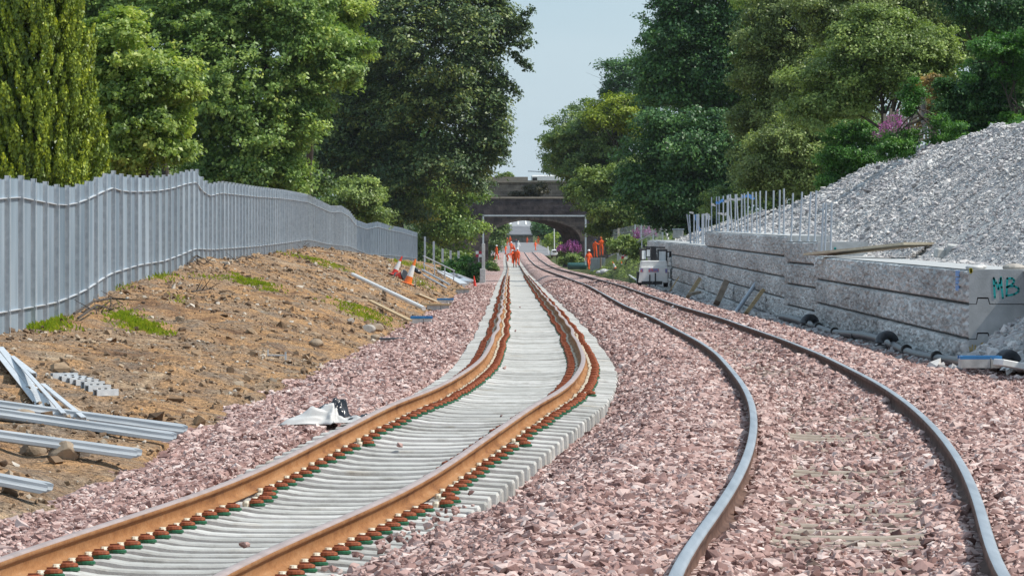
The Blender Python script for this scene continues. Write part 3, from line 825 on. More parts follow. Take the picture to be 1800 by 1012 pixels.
# row of small brackets
for k, (x, y) in enumerate([(113, 673), (128, 675), (141, 678), (151, 680), (163, 684), (172, 689), (186, 697)]):
    p = on_bank(x, y); mb = MB(); yaw = .55 + .05 * k; R = Matrix.Rotation(yaw, 3, 'Z')
    for off in (-.03, .03): mb.box(p + R @ Vector((0, off, .045)), (.34 if k != 4 else .3, .012, .075), R)
    mb.box(p + R @ Vector((0, 0, .078)), (.34 if k != 4 else .3, .066, .010), R)
    for hx in (-.1, .0, .1): mb.box(p + R @ Vector((hx, 0, .088)), (.022, .022, .014), R, m=1)
    mb.solo('steel_bracket', [M['galv_light'], M['black']], 'galvanised channel bracket with bolts, one of a row side by side on the dirt', 'bracket', 'row of brackets on the dirt')
# small angle cleat
p = on_bank(484, 628); mb = MB(); mb.box(p + Vector((-.12, 0, .05)), (.02, .05, .15)); mb.box(p + Vector((.02, 0, .03)), (.30, .06, .02)); mb.box(p + Vector((.17, -.05, .02)), (.03, .05, .13))
mb.solo('steel_cleat', M['galv_light'], 'small bent steel cleat alone in the middle of the dirt bank', 'cleat')

# long white pole and planks on the bank
def lying(name, x0, y0, x1, y1, mat, w_, h_, lab, cat, group=None, lift=.06, rnd=False):
    a = on_bank(x0, y0); b = on_bank(x1, y1); mb = MB(); up = Vector((0, 0, lift))
    if rnd: mb.tube([a + up, b + up], w_ / 2, 10)
    else: mb.bar(a + up, b + up, w_, h_)
    return mb.solo(name, mat, lab, cat, group)
lying('white_pole', 620, 490, 745, 550, M['white'], .13, .13, 'long white pole lying diagonally down the dirt bank', 'pole', lift=.12, rnd=True)
lying('timber_plank', 650, 537, 721, 572, M['timber'], .11, .05, 'brown timber plank lying below the long white pole', 'plank', lift=.12)
lying('timber_plank', 733, 525, 765, 536, M['pale_plank'], .18, .05, 'short pale plank on the bank above the wooden topped box', 'plank', lift=.12)
lying('handrail_tube', 742, 489, 790, 516, M['galv'], .09, .05, 'lower steel handrail length lying on the bank below the fence posts', 'rail length', 'rail lengths on the bank', lift=.35, rnd=True)
lying('handrail_tube', 744, 492, 785, 516, M['galv'], .07, .05, 'upper steel handrail length lying on the bank below the fence posts', 'rail length', 'rail lengths on the bank', lift=.2, rnd=True)
# sloping handrail on thin posts
h0 = on_bank(744, 476); h1 = on_bank(799, 497)
hr = thing('bank_handrail', 'thin steel handrail on posts running down the bank beside the bare fence posts', 'handrail', h0)
u0 = Vector((0, 0, 26 * h0.y / F)); u1 = Vector((0, 0, 20 * h1.y / F))
mb = MB(); mb.tube([h0 + u0, h1 + u1], .035, 8); mb.tube([h0 + u0 * .45, h1 + u1 * .45], .03, 8); mb.build('rail', M['galv'], hr)
for t_ in (.03, .35, .68, .97):
    a = h0.lerp(h1, t_); a.z = surf(a.x, a.y); b = (h0 + u0).lerp(h1 + u1, t_); mb = MB(); mb.tube([a, b], .03, 8); mb.build('post', M['galv'], hr)
# stack of steel beams
for k, (x0, y0, x1, y1, w_) in enumerate([(775, 480, 815, 501, .5), (785, 478, 822, 496, .5), (798, 484, 830, 495, .45)]):
    a = on_bank(x0, y0 + 3); b = on_bank(x1, y1 + 3); a.z += .12; b.z += .12; w_ *= b.y / 335; mb = MB(); mb.bar(a, b, w_, .12)
    mb.bar(a - Vector((0, 0, .10)), b - Vector((0, 0, .10)), w_ * .4, .12)
    mb.solo('steel_beam', M['galv'] if k else M['galv_light'], ['broad light steel beam on the near side of the stack beside the red cone', 'grey steel beam in the middle of the stack beside the red cone', 'dark grey steel beam at the back of the stack, its end beside the red cone'][k], 'steel beam', 'steel beams stacked by the red cone')

# foundation boxes along the ballast edge
def base_box(x, y, w_, h_, d_, top, lab, k):
    d = F * (HC + .32) / (y - Y0); p = at(x, y, d); p.z = surf(p.x, d) - .05
    t_ = thing('foundation_box', lab, 'concrete box', p, 'foundation boxes along the ballast edge')
    mb = MB(); mb.box((0, 0, h_ / 2), (w_, d_, h_)); mb.box((w_ * .12, -d_ / 2 - .004, h_ / 2), (.02, .008, h_), m=1); mb.build('box', [M['concrete'], M['black']], t_, local=True, bevel=.006)
    mb = MB()
    if top == 'blue':
        mb.box((0, -d_ / 2 + .03, h_ + .02), (w_ + .04, .06, .07)); mb.box((0, d_ / 2 - .03, h_ + .02), (w_ + .04, .06, .07))
        for s_ in (-1, 1): mb.box((s_ * (w_ / 2 - .03), 0, h_ + .02), (.06, d_ - .12, .066))
        mb.build('blue_rim', M['blue'], t_, local=True)
    elif top == 'wood': mb.box((-.05, 0, h_ + .025), (w_ * 1.35, d_ * 1.1, .05)); mb.build('timber_cover', M['timber'], t_, local=True)
    else: mb.box((0, 0, h_ + .012), (w_ + .04, d_ + .04, .03)); mb.build('lid', M['pipe'], t_, local=True)
base_box(690, 607, .50, .12, .5, 'lid', 'low grey box with dark lid, nearest of the boxes along the dirt bank', 0)
base_box(741, 576, .52, .22, .55, 'blue', 'nearest blue rimmed concrete box at the foot of the dirt bank', 1)
base_box(770, 549, .70, .26, .6, 'wood', 'concrete box under a timber cover board at the foot of the bank', 2)
base_box(783, 533, .58, .22, .6, 'blue', 'blue rimmed concrete box just behind the timber covered one', 3)
base_box(813, 516, .62, .28, .6, 'wood', 'farthest foundation box, with a brown cover, beside the red cone', 4)

# cones
def cone(name, lab, p, h, rot, cols, group=None):
    t_ = thing(name, lab, 'traffic cone', p, group); R = rot
    r = lambda z: .16 * h - .115 * h * z / h
    mb = MB(); z1, z2 = .30 * h, .74 * h
    mb.lathe([(.155 * h, .04 * h), (.155 * h - .115 * h * .30, z1), (.155 * h - .115 * h * .74, z2), (.030 * h, h), (.015 * h, h)], 20, (0, 0, 0), R, mats=[0, 1, 0, 0]); mb.build('cone', [M[cols[0]], M[cols[1]]], t_, local=True, smooth=False)
    mb = MB(); mb.box(R @ Vector((0, 0, .02 * h)), (.46 * h, .46 * h, .04 * h), R); mb.build('base', M[cols[0]], t_, local=True, bevel=.01)
    return t_
pc = on_bank(690, 484); dC = pc.y; hc = 34 * dC / F / .92
po = on_bank(716, 499); ho = 44 * po.y / F / .95
print('cones', dC, hc, po.y, ho)
cone('traffic_cone', 'red traffic cone with a white band, tipped over on the bank below the fence', at(692, 484, dC), hc, Euler((0, .42, .2)).to_matrix(), ('red', 'white'))
cone('traffic_cone', 'orange traffic cone with a white band beside the dark red drum', at(716, 499, po.y), ho, Euler((0, .32, .1)).to_matrix(), ('orange', 'white'))
cone('traffic_cone', 'small all red cone standing upright beside the steel beams', on_bank(835, 504), 19.5 * on_bank(835, 504).y / F, Euler((0, -.10, 0)).to_matrix(), ('red', 'red'))
R = Euler((PI / 2 - .3, .3, .9)).to_matrix()
mb = MB(); mb.lathe([(a_ * dC / 362 * 1.25, b_ * dC / 362 * 1.1) for a_, b_ in [(.30, 0), (.34, .02), (.34, .08), (.27, .10), (.27, .55), (.34, .57), (.34, .63), (.30, .65)]], 22, at(698, 489, dC - .6), R, mats=[0, 0, 0, 1, 0, 0, 0])
mb.solo('cable_drum', [M['black'], M['red']], 'black and red drum lying between the two banded cones', 'drum')
mb = MB(); k_ = dC / 362; mb.ell(at(734, 477, dC), (.30 * k_, .2 * k_, .16 * k_), Euler((0, .5, 0)).to_matrix()); mb.ell(at(730, 473, dC), (.16 * k_, .14 * k_, .13 * k_))
mb.solo('black_sack', M['black_sheet'], 'small black sack on the bank beside the orange cone', 'sack', smooth=True)
mb = MB(); p = on_bank(731, 509); mb.tube([p, p + Vector((.0, 0, 21 * p.y / F))], .02, 6)
mb.solo('survey_peg', M['old_timber'], 'thin wooden peg standing in the bank below the orange cone', 'peg')

# crumpled plastic by the left rail
def crumple(name, x, y, d, w_, h_, mat, lab, cat, seed, yaw=0, ex=1.0):
    r = np.random.default_rng(seed); n = 44
    u, v = np.meshgrid(np.linspace(-1, 1, n), np.linspace(-1, 1, n), indexing='ij')
    ang = np.arctan2(v, u); rad = np.maximum(abs(u), abs(v)); uu = rad * np.cos(ang); vv = rad * np.sin(ang)
    edge = 1 + .28 * np.sin(ang * 3 + seed) + .16 * np.sin(ang * 7 + seed * 2)
    Xp = uu * w_ / 2 * edge; Yp = vv * w_ * .32 * edge
    Z = np.zeros_like(u)
    for k in range(12):                           # pleats
        a = r.uniform(0, PI); ph = r.uniform(0, 6); fr = r.uniform(2.5, 9.0)
        s_ = np.cos(a) * uu + np.sin(a) * vv
        Z += (1 - np.abs(np.mod(s_ * fr + ph + .6 * np.sin(3 * vv + ph), 2) - 1)) * r.uniform(.3, 1) / 6
    Z = Z * h_ * np.clip(1.15 - rad ** 2 * 1.1, .04, 1) + h_ * .35 * np.exp(-((uu - .15) ** 2 + (vv) ** 2) * 3)
    p = at(x, y, d); c, s_ = math.cos(yaw), math.sin(yaw)
    gx = p.x + Xp * c - Yp * s_; gy = p.y + Xp * s_ + Yp * c
    gz = ballast_z(gx, gy) + .03 + Z * ex
    gz = np.where(np.abs(gx - XL(gy)) < 1.27, np.maximum(gz, ZS(gy) + .02), gz)
    o = grid_obj(name, gx - p.x, gy - p.y, gz - p.z, mat, smooth=False); o.location = p
    sm = o.modifiers.new('thickness', 'SOLIDIFY'); sm.thickness = .004
    return tag(o, lab, cat)
crumple('plastic_sheet', 588, 768, 55.4, .98, .19, M['grey_sheet'], 'crumpled white polythene sheet lying on the ballast beside the rusty rail', 'plastic sheet', 3)
crumple('bin_bag', 590, 750, 56.6, .52, .20, M['black_sheet'], 'crumpled black bag behind the white polythene sheet', 'plastic bag', 8, .3)
crumple('bin_bag', 634, 756, 55.4, .60, .18, M['black_sheet'], 'grey black bag lying against the rusty rail, right of the white sheet', 'plastic bag', 12, .6)

# loose larger rocks and dead twigs on the bank
def rock(x, y, s_, lab, mat, seed, flat=.7):
    p = on_bank(x, y); r = random.Random(seed); bm = bmesh.new(); bmesh.ops.create_icosphere(bm, subdivisions=3, radius=1)
    dirs = [(Vector((r.gauss(0, 1), r.gauss(0, 1), r.gauss(0, 1))).normalized(), r.uniform(.72, .95)) for _ in range(12)]
    for v in bm.verts:
        q = v.co.copy()
        for dv, k in dirs:
            t_ = q.dot(dv)
            if t_ > k: q -= dv * (t_ - k)
        v.co = Vector((q.x * s_, q.y * s_ * .8, q.z * s_ * flat))
    me = bpy.data.meshes.new('rock'); bm.to_mesh(me); bm.free(); me.materials.append(mat)
    o = bpy.data.objects.new('rock', me); C.objects.link(o); o.location = p + Vector((0, 0, s_ * flat * .35)); tag(o, lab, 'rock')
M['boulder'] = simple('brown_boulder', (.36, .28, .20), (.22, .165, .12), 4, .9, bump=.01, bscale=14)
M['boulder_grey'] = simple('grey_boulder', (.42, .39, .35), (.28, .25, .22), 4, .9, bump=.01, bscale=14)
rock(43, 742, .13, 'flat brown rock on the dirt below the bundle of steel angles', M['boulder'], 1, .55)
rock(556, 608, .14, 'rounded brown rock alone in the middle of the dirt bank', M['boulder'], 2)
rock(648, 583, .17, 'left of two pale brown rocks below the timber plank', M['boulder_grey'], 3)
rock(661, 580, .17, 'right of two pale brown rocks below the timber plank', M['boulder'], 4)
rock(660, 597, .12, 'small ochre rock below the pair of pale brown rocks', M['boulder'], 5)
rock(113, 803, .16, 'dark brown rock half under the second stack of fence pales', M['boulder'], 6)
rock(135, 803, .14, 'pale round rock beside the dark rock under the second stack of pales', M['boulder_grey'], 7)
rock(58, 800, .13, 'brown rock at the left under the second stack of pales', M['boulder'], 8)
rock(616, 566, .10, 'white stone on the bank left of the timber plank', M['boulder_grey'], 9)
def twig(pts, lab, seed):
    r = random.Random(seed); P = [on_bank(x, y) + Vector((0, 0, .06 + .10 * (i % 2))) for i, (x, y) in enumerate(pts)]
    mb = MB(); mb.tube(P, [.022] * (len(P) - 1) + [.008], 6)
    for k in range(5):
        a = P[0].lerp(P[-1], r.uniform(.2, .9)); mb.tube([a, a + Vector((r.uniform(-.4, .4), r.uniform(-.8, .8), r.uniform(.1, .3)))], [.012, .004], 5)
    mb.solo('dead_branch', M['bark'], lab, 'branch', 'dead branches on the bank')
twig([(130, 560), (165, 545), (196, 537), (245, 545)], 'dead branch below the fence, nearest the conifer end of the bank', 1)
twig([(137, 566), (170, 553), (200, 549)], 'shorter dead branch just under the nearest one below the fence', 2)
twig([(330, 468), (345, 460), (375, 470)], 'dead branch at the fence foot under the highest fence corner', 3)
twig([(395, 470), (425, 462), (460, 458)], 'dead branch at the fence foot in the middle of the fence', 4)
twig([(505, 440), (525, 432), (545, 436)], 'dead branch sticking up at the fence foot where the bank is highest', 5)
twig([(337, 520), (376, 523)], 'thin straight twig lying on the bare dirt below the fence', 6)

# tufts of grass and moss on the bank
def tufts(name, spots, mat):
    V, Q, T = [], [], []; r = np.random.default_rng(5)
    for (x0, y0, x1, y1, n, sp, hh) in spots:
        for k in range(n):
            t_ = r.uniform(); p = on_bank(x0 + (x1 - x0) * t_ + r.normal(0, 1.5), y0 + (y1 - y0) * t_ + r.normal(0, 1.5))
            for q in range(22):
                a = r.uniform(0, 6.28); bx_, by_ = p.x + r.normal(0, sp), p.y + r.normal(0, sp * 2); b = np.array([bx_, by_, surf(bx_, by_) - .02]); h = hh * r.uniform(.25, .75); lean = np.array([math.cos(a), math.sin(a), 0]) * h * .6
                wv = np.array([-math.sin(a), math.cos(a), 0]) * .012 + np.array([.012, 0, 0])
                i = len(V); V += [b - wv, b + wv, b + lean * .5 + wv * .7 + (0, 0, h * .7), b + lean + (0, 0, h)]; Q.append((i, i + 1, i + 2, i + 3)); T.append(r.uniform(.2, .95))
    tag(np_obj(name, V, Q, mat, attrs={'tint': T}), kind='stuff')
M['grass'] = leaf_mat('bright_grass', (.10, .16, .015), (.26, .36, .03), (.46, .48, .06), .3)
tufts('grass_patches', [(195, 545, 283, 590, 70, .14, .13), (205, 550, 250, 580, 50, .2, .12), (60, 575, 100, 578, 26, .2, .18), (78, 572, 84, 580, 12, .1, .14), (248, 490, 290, 484, 26, .3, .2), (100, 568, 112, 560, 10, .1, .2), (420, 487, 475, 512, 60, .2, .13), (430, 492, 460, 506, 40, .3, .12), (520, 448, 600, 470, 60, .4, .16), (540, 455, 585, 470, 40, .4, .14), (615, 545, 660, 560, 34, .3, .15), (630, 552, 650, 560, 20, .3, .14), (622, 633, 630, 634, 10, .06, .08), (600, 540, 640, 548, 16, .4, .12), (340, 485, 400, 490, 10, .2, .12), (735, 500, 745, 495, 10, .3, .2), (310, 520, 330, 540, 5, .1, .1), (190, 508, 215, 500, 8, .15, .15), (700, 462, 740, 470, 20, .3, .35)], M['grass'])
# ================================================================== block retaining wall
def wall_face_mat():
    t = NT('rock_faced_concrete'); g = t.coord()
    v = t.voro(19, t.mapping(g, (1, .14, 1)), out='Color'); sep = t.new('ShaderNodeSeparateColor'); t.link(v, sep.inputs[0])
    col = t.ramp(sep.outputs[0], [(0, (.36, .375, .385)), (.45, (.52, .535, .545)), (1, (.70, .715, .725))])  # aggregate mottling; its dark cells also paint in the shade of pits
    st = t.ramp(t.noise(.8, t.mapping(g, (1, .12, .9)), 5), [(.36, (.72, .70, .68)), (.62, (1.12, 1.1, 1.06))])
    t.set(color=t.mix(1, col, st, 'MULTIPLY'), rough=.95, spec=.15)
    t.bump(t.noise(22, t.mapping(g, (1, .2, 1)), 4), .02)
    return t.mat
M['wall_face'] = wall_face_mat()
CH = .60
wall = thing('retaining_wall', 'long stepped retaining wall of rough grey concrete blocks with MB sprayed on its end', 'wall', (X_WALL, 91.6, -.6))
def course(d0, d1, zt0, zt1, step, key_top, key_bot, seed):
    # front face: bulging broken rock; back body: smooth cast concrete with keys
    ds = np.arange(d0, d1 + step * .5, step); ds[-1] = d1
    rows = np.concatenate([[0, .012], np.linspace(.035, .565, 22), [.588, .60]]); prof = np.concatenate([[-.03, 0], .052 + .016 * np.sin(np.linspace(.1, PI - .1, 22)), [0, -.03]])
    D, Rr = np.meshgrid(ds, rows, indexing='ij'); PR = np.meshgrid(ds, prof, indexing='ij')[1]
    zt = np.interp(D, [d0, d1], [zt0, zt1]); Z = zt - CH + .014 + Rr * (CH - .028) / .6
    b = 1.35 - 2.4 * np.abs(vnoise(D * .40, Z, .085, seed)) - 1.5 * np.abs(vnoise(D * .5, Z, .048, seed + 1)) + .3 * vnoise(D, Z, .5, seed + 2)
    ph = (D + seed * .37) % 2.44; jt = np.clip(np.minimum(ph, 2.44 - ph) / .14, 0, 1); jt = np.where((D - d0 < .02) | (d1 - D < .02), 0, jt)
    dx = np.where(PR > 0, PR * jt * np.clip(b, .05, 1.9) * 1.5, PR)
    V = np.stack([X_WALL + .03 - dx, D, Z], -1).reshape(-1, 3); c = len(rows); r = len(ds)
    i = (np.arange(r - 1)[:, None] * c + np.arange(c - 1)[None]).ravel()
    Q = [tuple(int(x) for x in q) for q in np.stack([i, i + c, i + c + 1, i + 1], 1)]
    VL = [tuple(v) for v in V]; n0 = len(VL)
    k0, k1, k2, k3, kh = X_WALL + .15, X_WALL + .17, X_WALL + .36, X_WALL + .39, .11
    poly = [(X_WALL + .03, 0)]
    if key_bot: poly += [(k0, 0), (k1, kh), (k2, kh), (k3, 0)]
    poly += [(X_WALL + 1.30, 0), (X_WALL + 1.30, CH - .012)]
    if key_top: poly += [(k3 - .012, CH - .012), (k2 - .012, CH + kh - .024), (k1 + .012, CH + kh - .024), (k0 + .012, CH - .012)]
    poly += [(X_WALL + .03, CH - .012)]; m = len(poly)
    for d, zt in ((d0, zt0), (d1, zt1)): VL += [(x, d, zt - CH + .006 + z) for x, z in poly]
    Q2 = [(n0 + k, n0 + (k + 1) % m, n0 + m + (k + 1) % m, n0 + m + k) for k in range(m - 1)]
    Q2 += [tuple(n0 + k for k in range(m)), tuple(n0 + m + k for k in reversed(range(m)))]
    me = bpy.data.meshes.new('block_course'); off = Vector(wall.location)
    me.from_pydata([(a - off.x, b_ - off.y, z - off.z) for a, b_, z in VL], [], Q + Q2)
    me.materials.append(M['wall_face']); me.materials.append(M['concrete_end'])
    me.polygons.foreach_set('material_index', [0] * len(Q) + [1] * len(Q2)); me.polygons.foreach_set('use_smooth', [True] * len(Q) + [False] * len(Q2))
    o = bpy.data.objects.new('block_course', me); C.objects.link(o); o.parent = wall
SECT = [(91.6, 136.8, 1.33, 1.51, 4, .05), (136.82, 152, 1.876, 1.908, 5, .06), (152.02, 214.4, 2.075, 2.41, 5, .08), (214.42, 306, 1.84, 2.24, 5, .14)]
for si, (a, b, z0, z1, n, st) in enumerate(SECT):
    for k in range(n): course(a, b, z0 - k * CH, z1 - k * CH, st, k > 0, k < n - 1, si * 17 + k * 5 + 2)
def stroke(mb, pts, d, r, sc=3.8925, ox=1400, oy=420):
    P = [at(ox + x / sc, oy + y / sc, d) for x, y in pts]
    for a, b in zip(P[:-1], P[1:]):
        mb.bar(a, b, .004, r * 2)
    for p in P: mb.lathe([(r, -.002), (r, .002)], 10, p, Matrix.Rotation(PI / 2, 3, 'X'))
mb = MB(); dE = 91.6 - .003
for pts in ([(1350, 268), (1352, 320), (1358, 400)], [(1350, 268), (1366, 300), (1382, 345), (1392, 300), (1399, 264), (1404, 330), (1412, 404)],
            [(1443, 270), (1440, 330), (1437, 388)], [(1443, 270), (1475, 268), (1490, 282), (1482, 305), (1446, 326), (1490, 322), (1520, 338), (1518, 360), (1490, 378), (1437, 388)]): stroke(mb, pts, dE, .018)
mb.build('sprayed_letters', M['cyan_paint'], wall)
mb = MB()
for pts in ([(1186, 740), (1190, 768)], [(1205, 725), (1200, 765), (1222, 762), (1224, 728)], [(1232, 742), (1248, 738), (1240, 764)], [(1256, 765), (1264, 715), (1290, 708)], [(1258, 742), (1284, 738)]): stroke(mb, pts, dE, .012)
mb.build('ochre_marks', M['yellow_paint'], wall)
mb = MB(); stroke(mb, [(1190, 206), (1192, 228)], dE, .022); stroke(mb, [(1197, 206), (1198, 226)], dE, .02); mb.build('yellow_mark', simple('yellow_mark', (.75, .62, .03), rough=.6), wall)
mb = MB(); stroke(mb, [(265, 64), (266, 88)], 136.8 - .003, .03); mb.build('cyan_tick', M['cyan_paint'], wall)
mb = MB()
for (x, y, h) in ((1133, 235, .10), (1136, 275, .06), (1133, 330, .12), (1128, 300, .05)):
    p = at(1400 + x / 3.8925, 420 + y / 3.8925, 92.8); mb.box(Vector((X_WALL - .07, p.y, p.z)), (.012, .7, h))
mb.build('blue_splash', M['blue_tape'], wall)
p = at(1713, 470, 92.5); mb = MB(); mb.ell(p, (.16, .2, .05)); mb.ell(p + Vector((.12, .1, .01)), (.1, .12, .05))
mb.solo('folded_bag', M['grey_sheet'], 'small pale blue white bag lying on the corner of the wall top', 'bag', smooth=True)
p = at(1782, 473, 92.3); mb = MB(); mb.ell(p + Vector((0, 0, .03)), (.20, .2, .07)); mb.solo('flat_stone', M['boulder_grey'], 'flat dark stone lying on the end block above the letters', 'rock')

# galvanised posts on the wall
PZ = [(425, 160, 510), (478, 156, 510), (505, 152, 512), (548, 148, 508), (590, 140, 512), (602, 135, 500), (622, 130, 510, 18), (675, 130, 512), (688, 130, 512, 20), (742, 128, 530), (770, 122, 530, 10), (808, 105, 520), (857, 108, 525, -8), (893, 105, 530, 12), (937, 95, 545), (1000, 95, 540, -10), (1080, 90, 530, -6), (1145, 85, 550, -8), (1188, 70, 550)]
PB = [(1284, 118, 608, -22), (1380, 105, 608, -26), (1472, 105, 622, -28), (1530, 92, 618, -16)]
PA = [(1604, 220, 755, -22), (1634, 222, 755, -14), (1692, 212, 770, -12)]
PD = [(165, 340, 640, 40), (190, 345, 632, 16), (240, 340, 632), (270, 338, 640, -4), (288, 338, 640), (325, 338, 655), (340, 335, 650), (368, 335, 655, -6), (395, 335, 665, -10)]
def wall_posts(lst, sect, lab, grp):
    for i, q in enumerate(lst):
        x, y0, y1 = q[:3]; lean = q[3] if len(q) > 3 else 0
        px = 1180 + (x + lean) / 6; 
        X = X_WALL + .42 + .05 * ((i * 37) % 3 - 1); d = X * F / (px - X0)
        d = min(max(d, sect[0] + .4), sect[1] - .4); X = (px - X0) * d / F
        zb = float(np.interp(d, [sect[0], sect[1]], [sect[2], sect[3]])); top = at(1180 + x / 6, 320 + y0 / 6, d)
        mb = MB(); a = Vector((X, d, zb)); r = .026 if d < 220 else .03
        mb.tube([a, top], r, 10); mb.tube([top, top + Vector((0, 0, .004))], r * .8, 10); mb.tube([a, a + Vector((0, 0, .02))], r * 2, 10)
        mb.solo('guard_post', M['galv'], lab[i] if isinstance(lab, list) else lab, 'post', grp)
wall_posts(PZ, SECT[2], 'slim galvanised post standing in the dense row on the highest length of the wall', 'posts on the highest wall length')
wall_posts(PB, SECT[1], 'slim galvanised post on the short stepped wall length between the highest and nearest lengths', 'posts on the short wall step')
wall_posts(PA, SECT[0], 'slim galvanised post of the group of three nearest the camera on the wall', 'posts at the far end of the nearest wall length')
wall_posts(PD, SECT[3], 'slim galvanised post in the farthest lower cluster hung with plastic scraps', 'posts on the farthest wall length')
def ribbon(pts, d, mat, lab, w_=.05):
    mb = MB(); P = [at(1180 + x / 6, 320 + y / 6, d) for x, y in pts]
    for a, b in zip(P[:-1], P[1:]): mb.bar(a, b, .006, w_ * random.uniform(.7, 1.5))
    mb.solo('barrier_tape', mat, lab, 'tape')
ribbon([(470, 215), (500, 222), (525, 200), (555, 192), (560, 205)], 206, M['blue_tape'], 'blue tape tied between the posts at the left of the dense row', .10)
ribbon([(560, 205), (600, 200), (622, 175), (660, 188), (735, 178), (742, 165)], 200, M['grey_sheet'], 'white tape stretched across the middle of the dense row of posts', .09)
ribbon([(735, 150), (760, 160), (790, 150), (808, 140), (840, 155), (862, 165), (870, 185)], 194, M['blue_tape'], 'blue tape wound round the posts in the middle of the dense row', .12)
ribbon([(490, 330), (520, 330), (560, 345), (590, 330), (612, 380), (620, 415)], 206, M['grey_sheet'], 'white tape sagging between posts, lower down', .07)
ribbon([(420, 235), (450, 240), (465, 255)], 209, M['grey_sheet'], 'short white tape at the leftmost post of the dense row', .07)
ribbon([(268, 340), (274, 400), (280, 460), (296, 500), (312, 510)], 262, M['blue_tape'], 'blue white plastic strip hanging on the far cluster of posts', .16)
ribbon([(365, 330), (378, 360), (395, 385), (400, 400)], 240, M['grey_sheet'], 'white plastic strip hanging at the right of the far cluster of posts', .16)
ribbon([(190, 320), (215, 322), (235, 330)], 270, M['grey_sheet'], 'white plastic loop at the top of the far cluster of posts', .08)

# plank on the wall and loose things on the slope
mb = MB(); a = at(1441, 447, 134); b = at(1620, 428, 124)
R = Matrix.Rotation(.25, 3, 'X'); mb.bar(a, b, .85, .06); mb.solo('scaffold_plank', M['pale_plank'], 'long pale scaffold plank running from the wall top up onto the rubble', 'plank')
for k, (x, y, s_, yaw, lab) in enumerate([(1653, 445, .20, .4, 'smaller of two broken concrete blocks at the foot of the rubble slope'), (1679, 442, .30, -.1, 'larger broken concrete block at the foot of the rubble slope')]):
    d = 118; p = at(x, y, d); mb = MB(); mb.box(p, (s_ * 1.25, s_, s_), Euler((.1, .1, yaw)).to_matrix()); mb.solo('broken_block', M['white' if False else 'concrete'], lab, 'concrete block', bevel=.02)
mb = MB(); mb.box(at(1714, 418, 124), (.2, .13, .14), Euler((.2, -.6, .3)).to_matrix()); mb.solo('brick', simple('rusty_brick', (.30, .12, .05), (.2, .08, .03), 12, .85), 'single rust brown brick lying on the rubble slope', 'brick', bevel=.01)
mb = MB(); pts = [at(1788, 332, 138), at(1795, 325, 137), at(1806, 328, 136), at(1812, 322, 136)]; mb.tube(pts, [.06, .07, .06, .05], 8); mb.solo('dark_root', M['black'], 'dark curved piece of root sticking out of the rubble at the right edge', 'root')

# timbers and tube leaning on the wall
def lean(x0, y0, x1, y1, w_, h_, mat, name, lab, cat, rnd=False, xb=7.2):
    d = xb * F / (x0 - X0); a = at(x0, y0, d); d2 = 7.72 * F / (x1 - X0); d2 = d + .2; b = at(x1, y1, d2); mb = MB()
    a = a - (b - a).normalized() * .15
    if rnd: mb.tube([a, b], w_ / 2, 10)
    else:
        dv = (b - a).normalized(); y_ = Vector((0, 1, 0)); y_ = (y_ - dv * y_.dot(dv)).normalized(); x_ = dv.cross(y_)
        R = Matrix((x_, y_, dv)).transposed(); mb.box((a + b) / 2, (h_, w_, (b - a).length), R)
    return mb.solo(name, mat, lab, cat)
lean(1181, 506, 1192, 488, .35, .05, M['timber'], 'timber_prop', 'thin brown timber leaning on the wall right beside the white machine', 'timber')
lean(1213, 516, 1229, 491, .5, .15, M['timber'], 'timber_prop', 'pale timber leaning on the wall, second from the white machine', 'timber')
lean(1263, 526, 1276, 496, .6, .20, M['old_timber'], 'timber_prop', 'broad dark brown timber leaning on the wall', 'timber')
lean(1298, 542, 1333, 492, .13, .1, M['galv'], 'steel_prop', 'long steel tube leaning on the wall between two timbers', 'steel tube', True)
lean(1316, 544, 1341, 510, .4, .11, M['timber'], 'timber_prop', 'brown timber leaning on the wall, right of the steel tube', 'timber')
mb = MB(); p = at(1221, 515, 212); mb.box(p, (.4, .5, .10), Euler((0, -.2, .3)).to_matrix()); mb.solo('timber_offcut', M['old_timber'], 'short timber wedge on the ballast at the foot of the second leaning timber', 'timber')
mb = MB(); a = at(1184, 512, 240); b = at(1196, 503, 244); mb.bar(at(1187, 543, 152), at(1197, 540, 156), .10, .05); mb.solo('wood_scrap', M['pale_plank'], 'pale scrap of wood lying between the polished rails far down', 'wood scrap')

# drain pipe along the wall foot
pz = lambda d: -.21
dp = thing('drain_pipe', 'black and grey plastic drain pipe along the foot of the retaining wall', 'pipe', (7.45, 86, -.2))
ds_ = np.arange(85, 150, 1.0)
mb = MB(); mb.tube([(7.46 + .05 * math.sin(d * .3), d, pz(d) - .05 * math.sin(d * .21)) for d in ds_], .08, 12); mb.build('pipe_run', M['pipe'], dp, smooth=True)
for d in (94, 100.5, 116, 123, 131):
    mb = MB(); x = 7.46 + .05 * math.sin(d * .3); mb.tube([(x, d - .12, pz(d)), (x, d + .12, pz(d))], .098, 14); mb.build('collar', M['rubber'], dp)
for x, y, X, lab in ((1424, 555, 7.40, 0), (1560, 592, 7.36, 1), (1772, 622, 7.9, 2)):
    d = X * F / (x - X0); z0 = pz(d); mb = MB(); r = .09
    pts = [(X - .06 + .16 * math.cos(a) + .05, d + .12 * math.cos(a), z0 + .05 + .155 * math.sin(a)) for a in np.linspace(-.5, PI + .3, 12)]
    mb.tube(pts, [r * (1.1 if i in (0, 11) else 1) for i in range(12)], 14); mb.build('pipe_elbow', M['pipe'], dp, smooth=True)
tr = thing('cable_trough', 'white plastic trough with a blue rim on the ballast at the right edge', 'trough', at(1722, 645, 82))
w_ = .62; mb = MB(); mb.box((0, 0, .06), (w_, .5, .14)); mb.box((.15, -.253, .06), (.02, .006, .16), m=1); mb.build('tray', [M['concrete'], M['black']], tr, local=True, bevel=.008)
